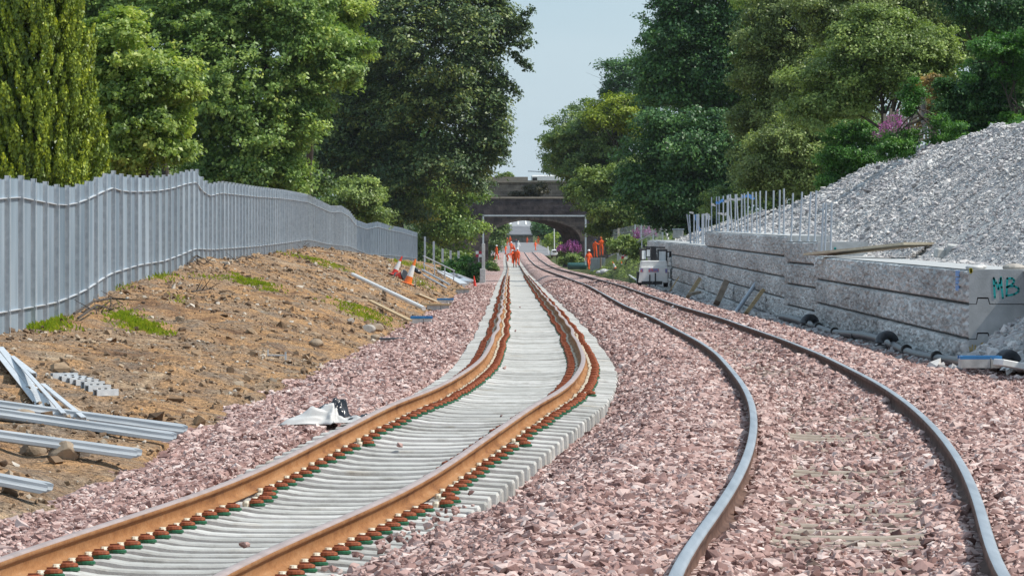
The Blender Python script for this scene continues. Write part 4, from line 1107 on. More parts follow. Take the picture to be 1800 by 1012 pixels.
mb = MB(); mb.box((0, -.22, .15), (w_ + .02, .06, .05)); mb.box((0, .22, .15), (w_ + .02, .06, .05)); mb.box((-w_ / 2 + .03, 0, .15), (.05, .38, .046)); mb.build('blue_rim', M['blue'], tr, local=True)
mb = MB(); mb.box(at(1776, 640, 81.5), (.40, .5, .10), Euler((0, .18, .2)).to_matrix()); mb.solo('foam_board', M['white'], 'bent white foam board right of the blue rimmed trough', 'board', bevel=.01)
# rubble heap before the wall end
gx, gy = np.meshgrid(np.linspace(7.75, 10.5, 40), np.linspace(84.5, 91.55, 40), indexing='ij')
gz = -.22 + .85 * np.clip((gx - 7.8) / 1.1, 0, 1.3) * sst(84.6, 87, gy) + .12 * vnoise(gx, gy, .4, 71) + .10 * vnoise(gx, gy, .9, 72)
o = grid_obj('rubble_heap', gx, gy, gz, M['scree']); tag(o, kind='structure')
n = 2600; hx = rng.uniform(7.8, 10, n); hy = rng.uniform(84.5, 91.4, n)
hz = -.22 + .85 * np.clip((hx - 7.8) / 1.1, 0, 1.3) * sst(84.6, 87, hy) + .12 * vnoise(hx, hy, .4, 71) + .10 * vnoise(hx, hy, .9, 72)
P1 = np.stack([hx, hy, hz + .01], 1)
n = 5200; hy = rng.uniform(88, 280, n); hx = 7.76 - np.abs(rng.normal(0, .28, n)); P2 = np.stack([hx, hy, ballast_z(hx, hy) + .03], 1)
P = np.concatenate([P1, P2]); S = .085 * rng.lognormal(0, .5, len(P)); stones('wall_foot_rubble', P, np.clip(S, .02, .3), M['grey_stone'], 5, .65)

# ================================================================== lighting tower trailer
dm = 259.0; m0 = at(1147.5, 505, dm); S_ = F / dm
lt = thing('lighting_tower', 'white mobile lighting tower trailer with folded black mast and lamps beside the wall', 'lighting tower', m0)
px = lambda x, y, dy=0: Vector(((x - 1147.5) / S_, dy, (505 - y) / S_))
mb = MB()
def frus(mb, x0, x1, y0, x2, x3, y1, d0, d1, m=0):
    a = [px(x0, y0), px(x1, y0), px(x3, y1), px(x2, y1)]
    vs = [Vector((p.x, d, p.z)) for d in (d0, d1) for p in a]
    mb.add(vs, [(0, 1, 2, 3), (7, 6, 5, 4), (0, 4, 5, 1), (1, 5, 6, 2), (2, 6, 7, 3), (3, 7, 4, 0)], m)
frus(mb, 1122, 1174, 497, 1126, 1173.5, 469, -.1, 2.3)
frus(mb, 1126, 1173.5, 468.9, 1128, 1172, 458, .05, 2.2)
mb.build('body', M['white'], lt, local=True, bevel=.03)
mb = MB(); mb.box(px(1149, 475, -.106), (.50, .012, .17)); mb.box(px(1128, 475, -.106), (.14, .012, .17)); mb.box(px(1171, 476, -.106), (.10, .012, .2)); mb.build('decal', simple('blue_red_decal', (.16, .20, .42), (.55, .16, .17), 14, .5, lo=.45, hi=.5), lt, local=True)
for sx in (-1, 1):
    mb = MB(); x = 1124 if sx < 0 else 1171
    R = Matrix.Rotation(PI / 2, 3, 'Y'); mb.lathe([(.30, -.11), (.34, -.07), (.34, .07), (.30, .11)], 22, Vector((px(x, 496).x, .9, .34)), R)
    wh = mb.build('wheel', M['rubber'], lt, local=True); mb = MB(); mb.lathe([(.17, -.12), (.17, .12)], 16, Vector((px(x, 496).x, .9, .34)), R); mb.build('rim', M['galv'], wh, local=True)
    mb = MB(); mb.box(Vector((px(x, 490).x, .9, .72)), (.26, .95, .06)); mb.box(Vector((px(x, 490).x, .42, .58)), (.26, .05, .26)); mb.build('mudguard', M['black'], lt, local=True)
mb = MB(); mb.box(Vector((-.05, .1, .22)), (1.0, .5, .16)); mb.tube([(-.15, -.15, .05), (-.15, -.15, .62)], .03, 8); mb.tube([(.12, -.15, .05), (.12, -.15, .7)], .03, 8); mb.tube([(0, -.1, .25), (0, -.9, .22)], .05, 8); mb.build('drawbar', M['black'], lt, local=True)
mb = MB(); frus(mb, 1143.5, 1156, 468, 1145, 1154, 433, .7, 1.1); frus(mb, 1150, 1156, 456, 1150, 1155, 446, .5, .7); mb.tube([px(1130, 434, .9), px(1170, 435, .9)], .04, 8); mb.build('mast', M['black'], lt, local=True)
for (x, y, w_, h_, yaw) in ((1131, 447, .28, .58, .4), (1140, 444, .20, .46, .1), (1165, 449, .46, .62, -.15), (1176, 447, .22, .3, -.5)):
    R = Matrix.Rotation(yaw, 3, 'Z'); mb = MB(); mb.box(px(x, y, .8), (w_, .2, h_), R); lp = mb.build('floodlight', M['black'], lt, local=True, bevel=.02)
    mb = MB(); mb.box(px(x, y, .8) + R @ Vector((0, -.105, -.02)), (w_ * .78, .012, h_ * .72), R); mb.build('lamp_glass', M['glass'], lp, local=True)
mb = MB(); mb.tube([px(1158, 440, .7), px(1158, 468, .7)], .025, 6); mb.tube([px(1173, 440, .7), px(1173, 468, .7)], .025, 6); mb.tube([px(1158, 440, .7), px(1173, 440, .7)], .025, 6); mb.build('frame', M['black'], lt, local=True)

# ================================================================== bridge and what stands round it
DB = 560.0
def stone_wall(name, c1, c2, sc=1.0):
    t = NT(name); g = t.coord(); sx = t.new('ShaderNodeSeparateXYZ'); t.link(g, sx.inputs[0])
    cb = t.new('ShaderNodeCombineXYZ'); t.link(sx.outputs[0], cb.inputs[0]); t.link(sx.outputs[2], cb.inputs[1])
    br = t.new('ShaderNodeTexBrick'); t.link(cb.outputs[0], br.inputs['Vector']); br.inputs['Scale'].default_value = sc
    br.inputs['Brick Width'].default_value = .95; br.inputs['Row Height'].default_value = .42; br.inputs['Mortar Size'].default_value = .02
    br.inputs['Color1'].default_value = lin(c1); br.inputs['Color2'].default_value = lin(c2); br.inputs['Mortar'].default_value = lin(tuple(x * 1.7 for x in c1))
    n = t.ramp(t.noise(.9, g, 6), [(.35, (.6, .58, .6)), (.65, (1.35, 1.3, 1.2))])
    t.set(color=t.mix(1, br.outputs[0], n, 'MULTIPLY'), rough=.95, spec=.1); t.bump(t.noise(4, g, 5), .05)
    return t.mat
M['soot'] = stone_wall('sooty_sandstone', (.062, .052, .054), (.125, .10, .092))
M['soot_dark'] = stone_wall('dark_coursed_stone', (.050, .044, .050), (.09, .076, .078))
M['wall2'] = stone_wall('grey_brown_masonry', (.16, .14, .125), (.21, .185, .165), .8)
M['coping'] = simple('pale_coping', (.36, .30, .24), (.26, .21, .17), 1.2, .9)
br = thing('arch_bridge', 'dark sooty stone arch bridge over the railway', 'bridge', at(939, 461, DB))
b2 = lambda x, y, d=DB: at(x, y, d)
def face_poly(x0, x1, ytop, ybase, arch, d0, d1, name, mat):
    pts = [(x0, ybase), (x0, ytop), (x1, ytop), (x1, ybase)] + arch
    P = [b2(x, y) for x, y in pts]; n = len(P)
    mb = MB(); v0 = [(p.x, d0, p.z) for p in P]; v1 = [(p.x - 1.8, d1, p.z) for p in P]
    me_f = [tuple(range(n)), tuple(reversed(range(n, 2 * n)))] + [(i, (i + 1) % n, n + (i + 1) % n, n + i) for i in range(n)]
    mb.add(v0 + v1, me_f); return mb.build(name, mat, br)
ARX = [1020.5 - 1.0 * 0, ]
arch = [(1020.5, 470)]
for k in range(25):
    a = PI * k / 24; arch.append((939.5 + 81 * math.cos(a) , 424 - 37.5 * math.sin(a) ** .9))
arch.append((858.5, 470))
face_poly(770, 1110, 376, 472, arch, DB, DB + 9, 'arch_wall', M['soot'])
mb = MB(); a = b2(770, 349); b = b2(1110, 376.2); mb.box(((a.x + b.x) / 2, DB + .20, (a.z + b.z) / 2), (b.x - a.x, .5, a.z - b.z)); mb.build('parapet', M['soot_dark'], br)
mb = MB(); mb.box(((a.x + b.x) / 2, DB + .2, a.z + .09), (b.x - a.x, .62, .18)); mb.build('coping', M['coping'], br)
mb = MB(); mb.box(((a.x + b.x) / 2, DB - .06, b.z + .0), (b.x - a.x, .30, .26)); mb.build('string_course', M['soot_dark'], br)
mb = MB()
for k in range(24):                              # voussoir ring
    a0, a1 = PI * k / 24 + .006, PI * (k + 1) / 24 - .006
    q = [b2(939.5 + 81 * math.cos(t_) * s_, 424 - 37.5 * math.sin(t_) ** .9 * s_) for t_, s_ in ((a0, 1.0), (a1, 1.0), (a1, 1.10), (a0, 1.10))]
    mb.add([(p.x, y, p.z) for y in (DB - .06, DB + .3) for p in q], [(0, 1, 2, 3), (7, 6, 5, 4), (0, 4, 5, 1), (1, 5, 6, 2), (2, 6, 7, 3), (3, 7, 4, 0)])
mb.build('arch_ring', stone_wall('brown_sandstone', (.11, .088, .078), (.16, .13, .115)), br)
# height frame in front of the arch
hf = thing('clearance_frame', 'pale grey steel goalpost frame standing in front of the stone arch', 'frame', at(939, 463, 551))
for x in (849.5, 1029.5):
    mb = MB(); a = at(x, 466, 551); b = at(x, 378.5, 551); mb.box((a + b) / 2, (.17, .17, (b - a).length)); mb.build('upright', M['galv_light'], hf)
mb = MB(); a = at(848, 379, 551); b = at(1031, 379.4, 551); mb.bar(a, b, .17, .15); mb.build('crossbeam', M['galv_light'], hf)
# higher wall of the road behind
rw = thing('road_wall', 'grey brown masonry wall with pale coping, higher up behind the arch bridge', 'wall', at(900, 350, 640))
mb = MB(); a = at(780, 321, 640); b = at(1130, 372, 640); mb.box(((a.x + b.x) / 2, 640.5, (a.z + b.z) / 2), (b.x - a.x, 1.0, a.z - b.z)); mb.build('masonry', M['wall2'], rw)
mb = MB(); mb.box(((a.x + b.x) / 2, 640.4, a.z + .13), (b.x - a.x, 1.2, .26)); mb.build('coping', M['coping'], rw)
mb = MB(); c_ = at(780, 311, 644); e_ = at(928, 321, 644); mb.box(((c_.x + e_.x) / 2, 644, (c_.z + e_.z) / 2), (e_.x - c_.x, .4, c_.z - e_.z)); mb.build('back_wall', M['coping'], rw)
vt = thing('van', 'white van roof showing above the road wall between the trees', 'van', at(953, 322, 652))
mb = MB(); a = at(932, 308, 652); b = at(985, 326, 652); mb.box(((a.x + b.x) / 2, 653, (a.z + b.z) / 2), (b.x - a.x, 2, a.z - b.z), taper=.93); mb.build('body', M['white'], vt, bevel=.12)
mb = MB(); a = at(928, 301, 655); b = at(975, 303.5, 655); mb.bar(a, b, .8, .12); mb.build('roof_rack', M['galv'], vt)
mb = MB(); a = at(935, 312, 650.8); b = at(945, 318, 650.8); mb.box((a + b) / 2, (.6, .03, .4)); mb.build('window', M['black'], vt)

# posts with red and white checker signs either side
def checker(x, y, d, lab):
    t_ = thing('checker_sign', lab, 'sign', at(x, y + 24, d))
    s_ = F / d; c = at(x, y, d)
    mb = MB(); w_ = 10.5 / s_
    mb.box(c, (w_, .03, w_))
    mb.build('board', M['white'], t_)
    mb = MB()
    for sx, sz in ((1, 1), (-1, -1)): mb.box(c + Vector((sx * w_ / 4, -.018, sz * w_ / 4)), (w_ / 2, .006, w_ / 2))
    mb.build('red_squares', simple('sign_red', (.45, .02, .05), rough=.5), t_)
    mb = MB(); mb.tube([c + Vector((0, .04, w_ / 2)), at(x, y + 26, d) + Vector((0, .04, 0))], .035, 8); mb.build('pole', M['galv'], t_)
checker(841.5, 446.5, 350, 'red and white checkered sign on a thin pole left of the track')
checker(1097.5, 450, 436, 'red and white checkered sign on a thin pole right of the track, by the handrail')
t_ = thing('concrete_post', 'grey concrete post with a thinner upper part left of the track', 'post', at(848.5, 496, 330))
mb = MB(); a = at(848.5, 498, 330); b = at(848.5, 472, 330); mb.box((a + b) / 2, (.34, .34, (b - a).length)); mb.build('foot', M['concrete'], t_, bevel=.02)
mb = MB(); a = at(849.8, 472, 330); b = at(849.8, 428, 330); mb.box((a + b) / 2, (.20, .20, (b - a).length)); mb.build('shaft', M['concrete'], t_, bevel=.015)
mb = MB(); a = at(1088, 476, 440); b = at(1088, 441.5, 440); mb.box((a + b) / 2, (.34, .34, (b - a).length)); mb.solo('concrete_post', M['concrete_end'], 'broad grey concrete post at the foot of the sloping handrail on the right', 'post', bevel=.02)
sh = thing('stair_handrail', 'long grey handrail climbing the bank on the right', 'handrail', at(1092, 455, 438))
mb = MB(); mb.tube([at(1070, 451, 440), at(1092, 441, 438), at(1168, 399, 360)], .05, 8); mb.tube([at(1100, 450, 430), at(1125, 437, 404)], .045, 8); mb.build('rail', M['galv'], sh)
for x, y, d, h in ((1110, 431, 418, 14), (1128, 421, 400, 20), (1148, 410, 380, 18)):
    mb = MB(); mb.tube([at(x, y, d), at(x, y + h, d)], .04, 8); mb.build('post', M['galv'], sh)
mb = MB(); mb.tube([at(1165, 379, 358), at(1174.5, 421, 358)], .07, 8); mb.solo('white_post', M['white'], 'leaning white post at the top of the sloping handrail', 'post')
mb = MB(); mb.tube([at(1127, 385, 410), at(1127, 428, 410)], .045, 8); mb.solo('mesh_fence_post', M['galv'], 'slim grey post in the bushes behind the sloping handrail', 'post')
mb = MB(); a = at(1087.5, 401, 450); b = at(1087.5, 445, 450); mb.box((a + b) / 2, (.17, .17, (b - a).length)); mb.solo('wooden_post', M['pale_plank'], 'tall pale wooden post behind the broad concrete post', 'post')
wf = thing('wire_fence', 'thin wire fence along the shaded bank behind the handrail', 'fence', at(1100, 430, 445))
mb = MB()
for y0, y1 in ((405, 386), (413, 396), (421, 404), (429, 412), (437, 420)): mb.tube([at(1075, y0, 455), at(1165, y1, 385)], .012, 5)
for k in range(46):
    u = k / 45; a = at(1075, 405, 455).lerp(at(1165, 386, 385), u); b = at(1075, 437, 455).lerp(at(1165, 420, 385), u); mb.tube([a, b], .010, 4)
mb.build('wires', M['galv'], wf)
for u in (.0, .5, 1):
    a = at(1075, 403, 455).lerp(at(1165, 384, 385), u); mb = MB(); mb.tube([a, a - Vector((0, 0, 2.2))], .035, 8); mb.build('post', M['galv'], wf)
mb = MB(); a = at(1038, 453, 462); b = at(1064, 477, 462)
n_ = 26
for k in range(n_):
    x = a.x + (b.x - a.x) * (k + .5) / n_; mb.box((x, 462 + (.03 if k % 2 else -.03), (a.z + b.z) / 2), ((b.x - a.x) / n_, .05, a.z - b.z))
mb.solo('steel_hoarding', M['galv'], 'ribbed grey steel hoarding panel beside the right abutment', 'panel')
mb = MB(); mb.tube([at(1056, 452, 459), at(1056, 478, 459)], .06, 8); mb.solo('hoarding_stake', M['old_timber'], 'dark stake standing in front of the grey hoarding panel', 'stake')
mb = MB(); c_ = at(1014.5, 467.5, 478); mb.lathe([(.1, -.86), (.28, -.84), (.30, -.7), (.30, .7), (.28, .84), (.1, .86)], 20, c_, Matrix.Rotation(PI / 2, 3, 'Y')); mb.solo('water_tank', M['teal'], 'dark green blue cylindrical tank lying on the ballast by the right abutment', 'tank', smooth=True)
mb = MB(); mb.ell(at(1062, 478, 425), (.42, .4, .26)); mb.ell(at(1074, 478, 424), (.45, .4, .22)); mb.ell(at(1054, 479, 425), (.3, .3, .18)); mb.solo('sand_bags', M['grey_sheet'], 'heap of white sacks at the ballast edge beside the dark crate', 'sacks', smooth=True)
mb = MB(); a = at(1080, 474, 415); b = at(1098, 488, 415)
mb.box((a + b) / 2, (b.x - a.x, .7, a.z - b.z), Euler((0, .08, .2)).to_matrix()); mb.box((a + b) / 2 + Vector((0, 0, (a.z - b.z) / 2)), ((b.x - a.x) * 1.05, .75, .06), Euler((0, .08, .2)).to_matrix())
mb.solo('dark_crate', simple('dark_brown_board', (.06, .03, .025), (.035, .02, .018), 6, .8), 'dark brown crate between two leaning cones', 'crate')
cone('traffic_cone', 'orange and white cone tipped left beside the dark crate', at(1083, 474, 420), .72, Euler((0, -.42, 0)).to_matrix(), ('orange', 'white'))
cone('traffic_cone', 'orange and white cone upright behind the right end of the dark crate', at(1094.5, 476, 421), .78, Euler((0, -.14, 0)).to_matrix(), ('orange', 'white'))
mb = MB(); mb.tube([at(1099, 479, 400), at(1119, 492, 340)], .055, 8); mb.solo('white_pole', M['white'], 'white pole lying on the ballast left of the lighting tower', 'pole')
sb = thing('grey_cabinet', 'pale grey equipment cabinet among bushes beyond the far end of the wall', 'cabinet', at(1191, 417, 335))
mb = MB(); a = at(1183, 404, 335); b = at(1201, 419, 335); mb.box((a + b) / 2, (b.x - a.x, .8, a.z - b.z)); mb.build('cabinet_body', M['concrete'], sb, bevel=.02)
mb = MB(); mb.box(Vector(((a.x + b.x) / 2, 335, a.z + .04)), (b.x - a.x + .1, .9, .07)); mb.build('cabinet_roof', M['galv'], sb)
mb = MB(); mb.tube([at(974, 389, 700), at(974.5, 440, 700)], .065, 8); mb.solo('white_mast', M['white'], 'tall pale mast seen through the arch', 'mast')
mb = MB(); mb.tube([at(963, 433, 690), at(963.3, 449, 690)], .07, 8); mb.solo('white_stake', M['white'], 'short white stake left of the small white van', 'stake')
vn = thing('van', 'small white van parked beyond the arch beside the purple flowers', 'van', at(974.5, 451, 690))
a = at(968.5, 438.5, 690); b = at(980.5, 449, 690); mb = MB(); mb.box((a + b) / 2, (b.x - a.x, 2.0, a.z - b.z), taper=.86); mb.build('body', M['white'], vn, bevel=.1)
mb = MB(); c_ = at(974.5, 442, 689); mb.box(c_, (.5, .04, .22)); mb.build('windscreen', M['black'], vn)
for x in (970, 979):
    mb = MB(); mb.lathe([(.30, -.1), (.30, .1)], 14, at(x, 449.5, 690), Matrix.Rotation(PI / 2, 3, 'Y')); mb.build('wheel', M['rubber'], vn)
mb = MB(); a = at(968, 449.6, 689.8); b = at(981, 449.6, 689.8); mb.bar(a, b, .2, .16); mb.build('bumper', M['black'], vn)
def shed(label, x0, x1, ye, yr, yw, d, roofc, nsky):
    t_ = thing('industrial_shed', label, 'building', at((x0 + x1) / 2, yw, d)); e0, e1 = at(x0, ye, d), at(x1, ye, d); r0, r1 = at(x0 + 5, yr, d + 22), at(x1 - 5, yr, d + 22)
    mb = MB(); g0, g1 = at(x0 + 1, yw, d), at(x1 - 1, yw, d); mb.box(((g0.x + g1.x) / 2, d + 22, (g0.z + e0.z) / 2), (g1.x - g0.x, 42, e0.z - g0.z)); mb.build('wall', M['wall2'], t_)
    mb = MB(); th = Vector((0, 0, -.3)); b0, b1 = Vector((e0.x, d + 44, e0.z)), Vector((e1.x, d + 44, e1.z))
    for q in ((e0, e1, r1, r0), (r0, r1, b1, b0)):
        vs_ = [p for p in q] + [p + th for p in q]; mb.add(vs_, [(0, 1, 2, 3), (7, 6, 5, 4), (0, 4, 5, 1), (1, 5, 6, 2), (2, 6, 7, 3), (3, 7, 4, 0)])
    rf = mb.build('roof', roofc, t_); up = (e1 - e0).cross(r0 - e0).normalized()
    for k in range(nsky):
        u = (k + .7) / (nsky + .4); a = e0.lerp(e1, u); b = r0.lerp(r1, u); mb = MB(); c_ = a.lerp(b, .22) + up * .12; f_ = a.lerp(b, .85) + up * .12; mb.bar(c_, f_, .55, .05); mb.build('skylight', M['white'], rf)
M['slate'] = simple('grey_roof_sheet', (.16, .16, .17), (.11, .11, .12), .3, .7); M['pale_roof'] = simple('pale_roof_sheet', (.30, .305, .315), (.23, .235, .245), .3, .7)
shed('grey roofed shed at the far end of the line, seen through the arch', 880, 938, 412, 397.5, 428, 1640, M['slate'], 0)
shed('pale roofed shed with white skylights behind the grey roofed one', 886, 936, 399, 384, 420, 1760, M['pale_roof'], 3)
# ================================================================== people
def person_mesh(J, clothes=0, seed=0, hood=False):
    """J: joint positions (m, z up, person faces -y). Grown with a Skin modifier into one surface."""
    order = ['pelvis', 'waist', 'chest', 'neck', 'head0', 'head1', 'shL', 'elL', 'wrL', 'haL', 'shR', 'elR', 'wrR', 'haR', 'hipL', 'knL', 'anL', 'toL', 'hipR', 'knR', 'anR', 'toR']
    rad = dict(pelvis=(.155, .12), waist=(.145, .11), chest=(.175, .125), neck=(.058, .06), head0=(.075, .09), head1=(.085, .10), shL=(.075, .075), elL=(.052, .052), wrL=(.036, .034), haL=(.030, .045),
               hipL=(.095, .10), knL=(.068, .07), anL=(.052, .055), toL=(.05, .04))
    for k in list(rad):
        if k.endswith('L'): rad[k[:-1] + 'R'] = rad[k]
    edges = [('pelvis', 'waist'), ('waist', 'chest'), ('chest', 'neck'), ('neck', 'head0'), ('head0', 'head1'), ('chest', 'shL'), ('shL', 'elL'), ('elL', 'wrL'), ('wrL', 'haL'), ('chest', 'shR'), ('shR', 'elR'), ('elR', 'wrR'), ('wrR', 'haR'),
             ('pelvis', 'hipL'), ('hipL', 'knL'), ('knL', 'anL'), ('anL', 'toL'), ('pelvis', 'hipR'), ('hipR', 'knR'), ('knR', 'anR'), ('anR', 'toR')]
    me = bpy.data.meshes.new('skel'); me.from_pydata([J[k] for k in order], [(order.index(a), order.index(b)) for a, b in edges], [])
    o = bpy.data.objects.new('skel', me); C.objects.link(o)
    sk = o.modifiers.new('s', 'SKIN'); sb_ = o.modifiers.new('b', 'SUBSURF'); sb_.levels = 1; sb_.render_levels = 1
    for i, k in enumerate(order): me.skin_vertices[0].data[i].radius = rad[k]; me.skin_vertices[0].data[i].use_root = (k == 'pelvis')
    dg = bpy.context.evaluated_depsgraph_get(); ev = o.evaluated_get(dg); m2 = bpy.data.meshes.new_from_object(ev)
    bpy.data.objects.remove(o)
    bm = bmesh.new(); bm.from_mesh(m2)
    for s_ in 'LR':                               # five separate fingers, rooted in the palm
        ha = Vector(J['ha' + s_]); wr = Vector(J['wr' + s_]); f_ = (ha - wr).normalized(); a_ = f_.cross(Vector((0, 1, .2))).normalized()
        for q in range(5):
            L = (.075, .085, .09, .08, .062)[q]; base = ha + f_ * .02 + a_ * (-.034 + .017 * q)
            mid = base + f_ * L * .55; tip = base + f_ * L * .9 + Vector((0, -.02, 0))
            if q == 0: base = wr.lerp(ha, .5) - a_ * .03; mid = base + f_ * .03 - a_ * .03; tip = base + f_ * .06 - a_ * .035
            fm = MB().tube([base, mid, tip], [.010, .009, .006], 6); vs = [bm.verts.new(v) for v in fm.v]
            for fc in fm.f:
                try: bm.faces.new([vs[i] for i in fc])
                except ValueError: pass
    hc = (Vector(J['head0']) + Vector(J['head1'])) / 2; fw = Vector(J.get('face', (0, -1, 0))).normalized(); sd = fw.cross(Vector((0, 0, 1))).normalized()
    def blob(c, r, n=6):
        e = MB().ell(c, (r, r, r), n=n, k=4); vs = [bm.verts.new(v) for v in e.v]; out = []
        for fc in e.f:
            try: out.append(bm.faces.new([vs[i] for i in fc]))
            except ValueError: pass
        return out
    blob(hc + fw * .095 - Vector((0, 0, .01)), .018); blob(hc + sd * .085, .025); blob(hc - sd * .085, .025)
    dark = blob(hc + fw * .088 + sd * .033 + Vector((0, 0, .025)), .010) + blob(hc + fw * .088 - sd * .033 + Vector((0, 0, .025)), .010) + blob(hc + fw * .085 - Vector((0, 0, .05)), .014)
    for f in bm.faces: f.smooth = True
    bm.normal_update()
    zc = Vector(J['chest']); zp = Vector(J['pelvis']); up = (Vector(J['neck']) - zp).normalized(); nk = Vector(J['neck'])
    dset = set(dark)
    for f in bm.faces:
        c = f.calc_center_median(); h = (c - nk).dot((hc - nk).normalized()); dh = min((c - Vector(J['ha' + s_])).length for s_ in 'LR')
        df = min((c - Vector(J['an' + s_])).length for s_ in 'LR'); t_ = (c - zp).dot(up); lat = (c - (zp + up * t_)).length
        m = 0
        if h > .035 and (c - hc).length < .2: m = 1
        elif dh < .10: m = 1
        elif c.z < max(J['anL'][2], J['anR'][2]) + .06 and df < .22: m = 3
        elif .17 < t_ < .215 and lat < .22: m = 2
        elif any(abs((c - Vector(J['kn' + s_])).dot((Vector(J['an' + s_]) - Vector(J['kn' + s_])).normalized()) - q) < .026 and (c - Vector(J['kn' + s_])).length < .34 for s_ in 'LR' for q in (.10, .22)): m = 2
        elif t_ > -.02 or min((c - Vector(J[k + s_])).length for s_ in 'LR' for k in ('el', 'wr', 'sh')) < .12: m = 4
        if f in dset: m = 5
        f.material_index = m
    bm.to_mesh(m2); bm.free(); m2.name = 'person'
    return m2
def pose(kind):
    J = dict(pelvis=(0, 0, .94), waist=(0, 0, 1.08), chest=(0, .01, 1.32), neck=(0, 0, 1.50), head0=(0, -.01, 1.58), head1=(0, -.015, 1.70), shL=(-.19, .01, 1.42), elL=(-.25, .03, 1.14), wrL=(-.25, -.04, .90), haL=(-.25, -.06, .83),
             shR=(.19, .01, 1.42), elR=(.25, .03, 1.14), wrR=(.25, -.04, .90), haR=(.25, -.06, .83), hipL=(-.10, 0, .88), knL=(-.12, -.02, .50), anL=(-.13, .02, .09), toL=(-.14, -.13, .045), hipR=(.10, 0, .88), knR=(.12, -.02, .50), anR=(.13, .02, .09), toR=(.14, -.13, .045))
    if kind == 'fold':
        J.update(elL=(-.24, -.06, 1.16), wrL=(-.06, -.20, 1.16), haL=(.02, -.21, 1.17), elR=(.24, -.06, 1.16), wrR=(.06, -.22, 1.20), haR=(-.02, -.23, 1.20))
    if kind == 'walk':
        J.update(knL=(-.11, -.18, .52), anL=(-.11, -.24, .10), toL=(-.11, -.39, .07), knR=(.11, .04, .49), anR=(.11, .26, .15), toR=(.11, .13, .05), elL=(-.25, .12, 1.16), wrL=(-.25, .12, .92), haL=(-.25, .12, .85), elR=(.25, -.10, 1.15), wrR=(.24, -.24, .97), haR=(.24, -.28, .91))
    if kind == 'bend':
        J.update(pelvis=(0, .22, .80), waist=(0, .10, .93), chest=(0, -.18, 1.03), neck=(0, -.36, 1.06), head0=(0, -.43, 1.08), head1=(0, -.54, 1.10), shL=(-.19, -.28, 1.02), elL=(-.22, -.32, .76), wrL=(-.16, -.40, .52), haL=(-.15, -.42, .45),
                 shR=(.19, -.28, 1.02), elR=(.22, -.32, .76), wrR=(.16, -.40, .52), haR=(.15, -.42, .45), hipL=(-.10, .20, .76), knL=(-.14, .0, .45), anL=(-.14, .12, .09), hipR=(.10, .20, .76), knR=(.14, .0, .45), anR=(.14, .12, .09), toL=(-.15, -.03, .045), toR=(.15, -.03, .045), face=(0, -.5, -.85))
    if kind == 'reach':
        J.update(elL=(-.30, -.18, 1.28), wrL=(-.26, -.38, 1.36), haL=(-.25, -.44, 1.38), knL=(-.15, -.02, .50), anL=(-.19, .02, .09), toL=(-.22, -.12, .045))
    return J
PM = {k: person_mesh(pose(k)) for k in ('stand', 'fold', 'walk', 'bend', 'reach')}
def helmet_mesh(col):
    mb = MB(); mb.lathe([(.150, .0), (.142, .010), (.125, .014), (.118, .06), (.09, .105), (.045, .128), (.005, .132)], 14); mb.box((0, -.14, .006), (.16, .09, .012))
    o = mb.build('helmet', M[col], local=True, smooth=True); me = o.data; bpy.data.objects.remove(o); return me
HEL = {c: helmet_mesh(c) for c in ('white', 'navy', 'red', 'orange')}
SETS = {'orange': ('hivis', 'skin', 'reflect', 'boot', 'hivis', 'hair'), 'white_top': ('hivis', 'skin', 'reflect', 'boot', 'white', 'hair'), 'white_legs': ('white', 'skin', 'reflect', 'boot', 'hivis', 'hair'), 'green_top': ('navy', 'skin', 'reflect', 'boot', 'green_vest', 'hair')}
cache = {}
def person(x, yf, yh, kind, yaw, st, hel, lab):
    """feet at (x, yf); yh = height in photo pixels"""
    base_h = {'bend': 1.22}.get(kind, 1.80)
    d = base_h * F / yh
    key = (kind, st)
    if key not in cache:
        me = PM[kind].copy(); me.materials.clear()
        for n in SETS[st]: me.materials.append(M[n])
        cache[key] = me
    o = bpy.data.objects.new('person', cache[key]); C.objects.link(o)
    o.location = at(x, yf, d); o.rotation_euler = (0, 0, yaw); tag(o, lab, 'person', 'rail workers in orange')
    J = pose(kind); h1 = Vector(J['head1']); h0 = Vector(J['head0'])
    hm = bpy.data.objects.new('helmet', HEL[hel]); C.objects.link(hm); hm.parent = o
    u = (h1 - h0).normalized(); hm.location = h0 + u * .13; hm.rotation_euler = u.to_track_quat('Z', 'Y').to_euler() if kind == 'bend' else (0, 0, 0)
    return o
person(872.7, 457, 26, 'walk', 2.2, 'white_top', 'white', 'worker in white top and orange trousers standing left of the track under the arch')
person(893.2, 459, 15, 'bend', 1.2, 'orange', 'white', 'worker in orange crouching on the left ends of the sleepers')
person(905.0, 470, 30, 'stand', .3, 'orange', 'white', 'worker in full orange standing nearest on the bare sleepers, left of a pair')
person(909.6, 467, 31, 'walk', 2.9, 'orange', 'white', 'worker in orange just behind the nearest one on the sleepers, right of the pair')
person(898.8, 446, 21, 'reach', .2, 'orange', 'white', 'worker in orange holding both arms forward, left in the line of men on the sleepers')
person(891.5, 433, 15, 'fold', .1, 'orange', 'orange', 'leftmost worker in orange of the far group at the top of the line')
person(896.5, 432, 16.5, 'stand', 2.8, 'orange', 'orange', 'taller worker in orange in the far group at the top of the line')
person(907.2, 436, 15, 'stand', 1.5, 'green_top', 'red', 'worker in dark trousers and green vest behind the men on the sleepers')
person(911.2, 441, 17, 'walk', .4, 'white_legs', 'white', 'worker in orange jacket and white trousers on the right sleeper ends')
person(926.6, 428.5, 11.5, 'walk', 0, 'orange', 'orange', 'lone distant worker in orange in the middle of the formation beyond the arch')
person(941.2, 440.5, 17, 'walk', .8, 'orange', 'orange', 'worker in orange walking on the far ballasted track beyond the arch')
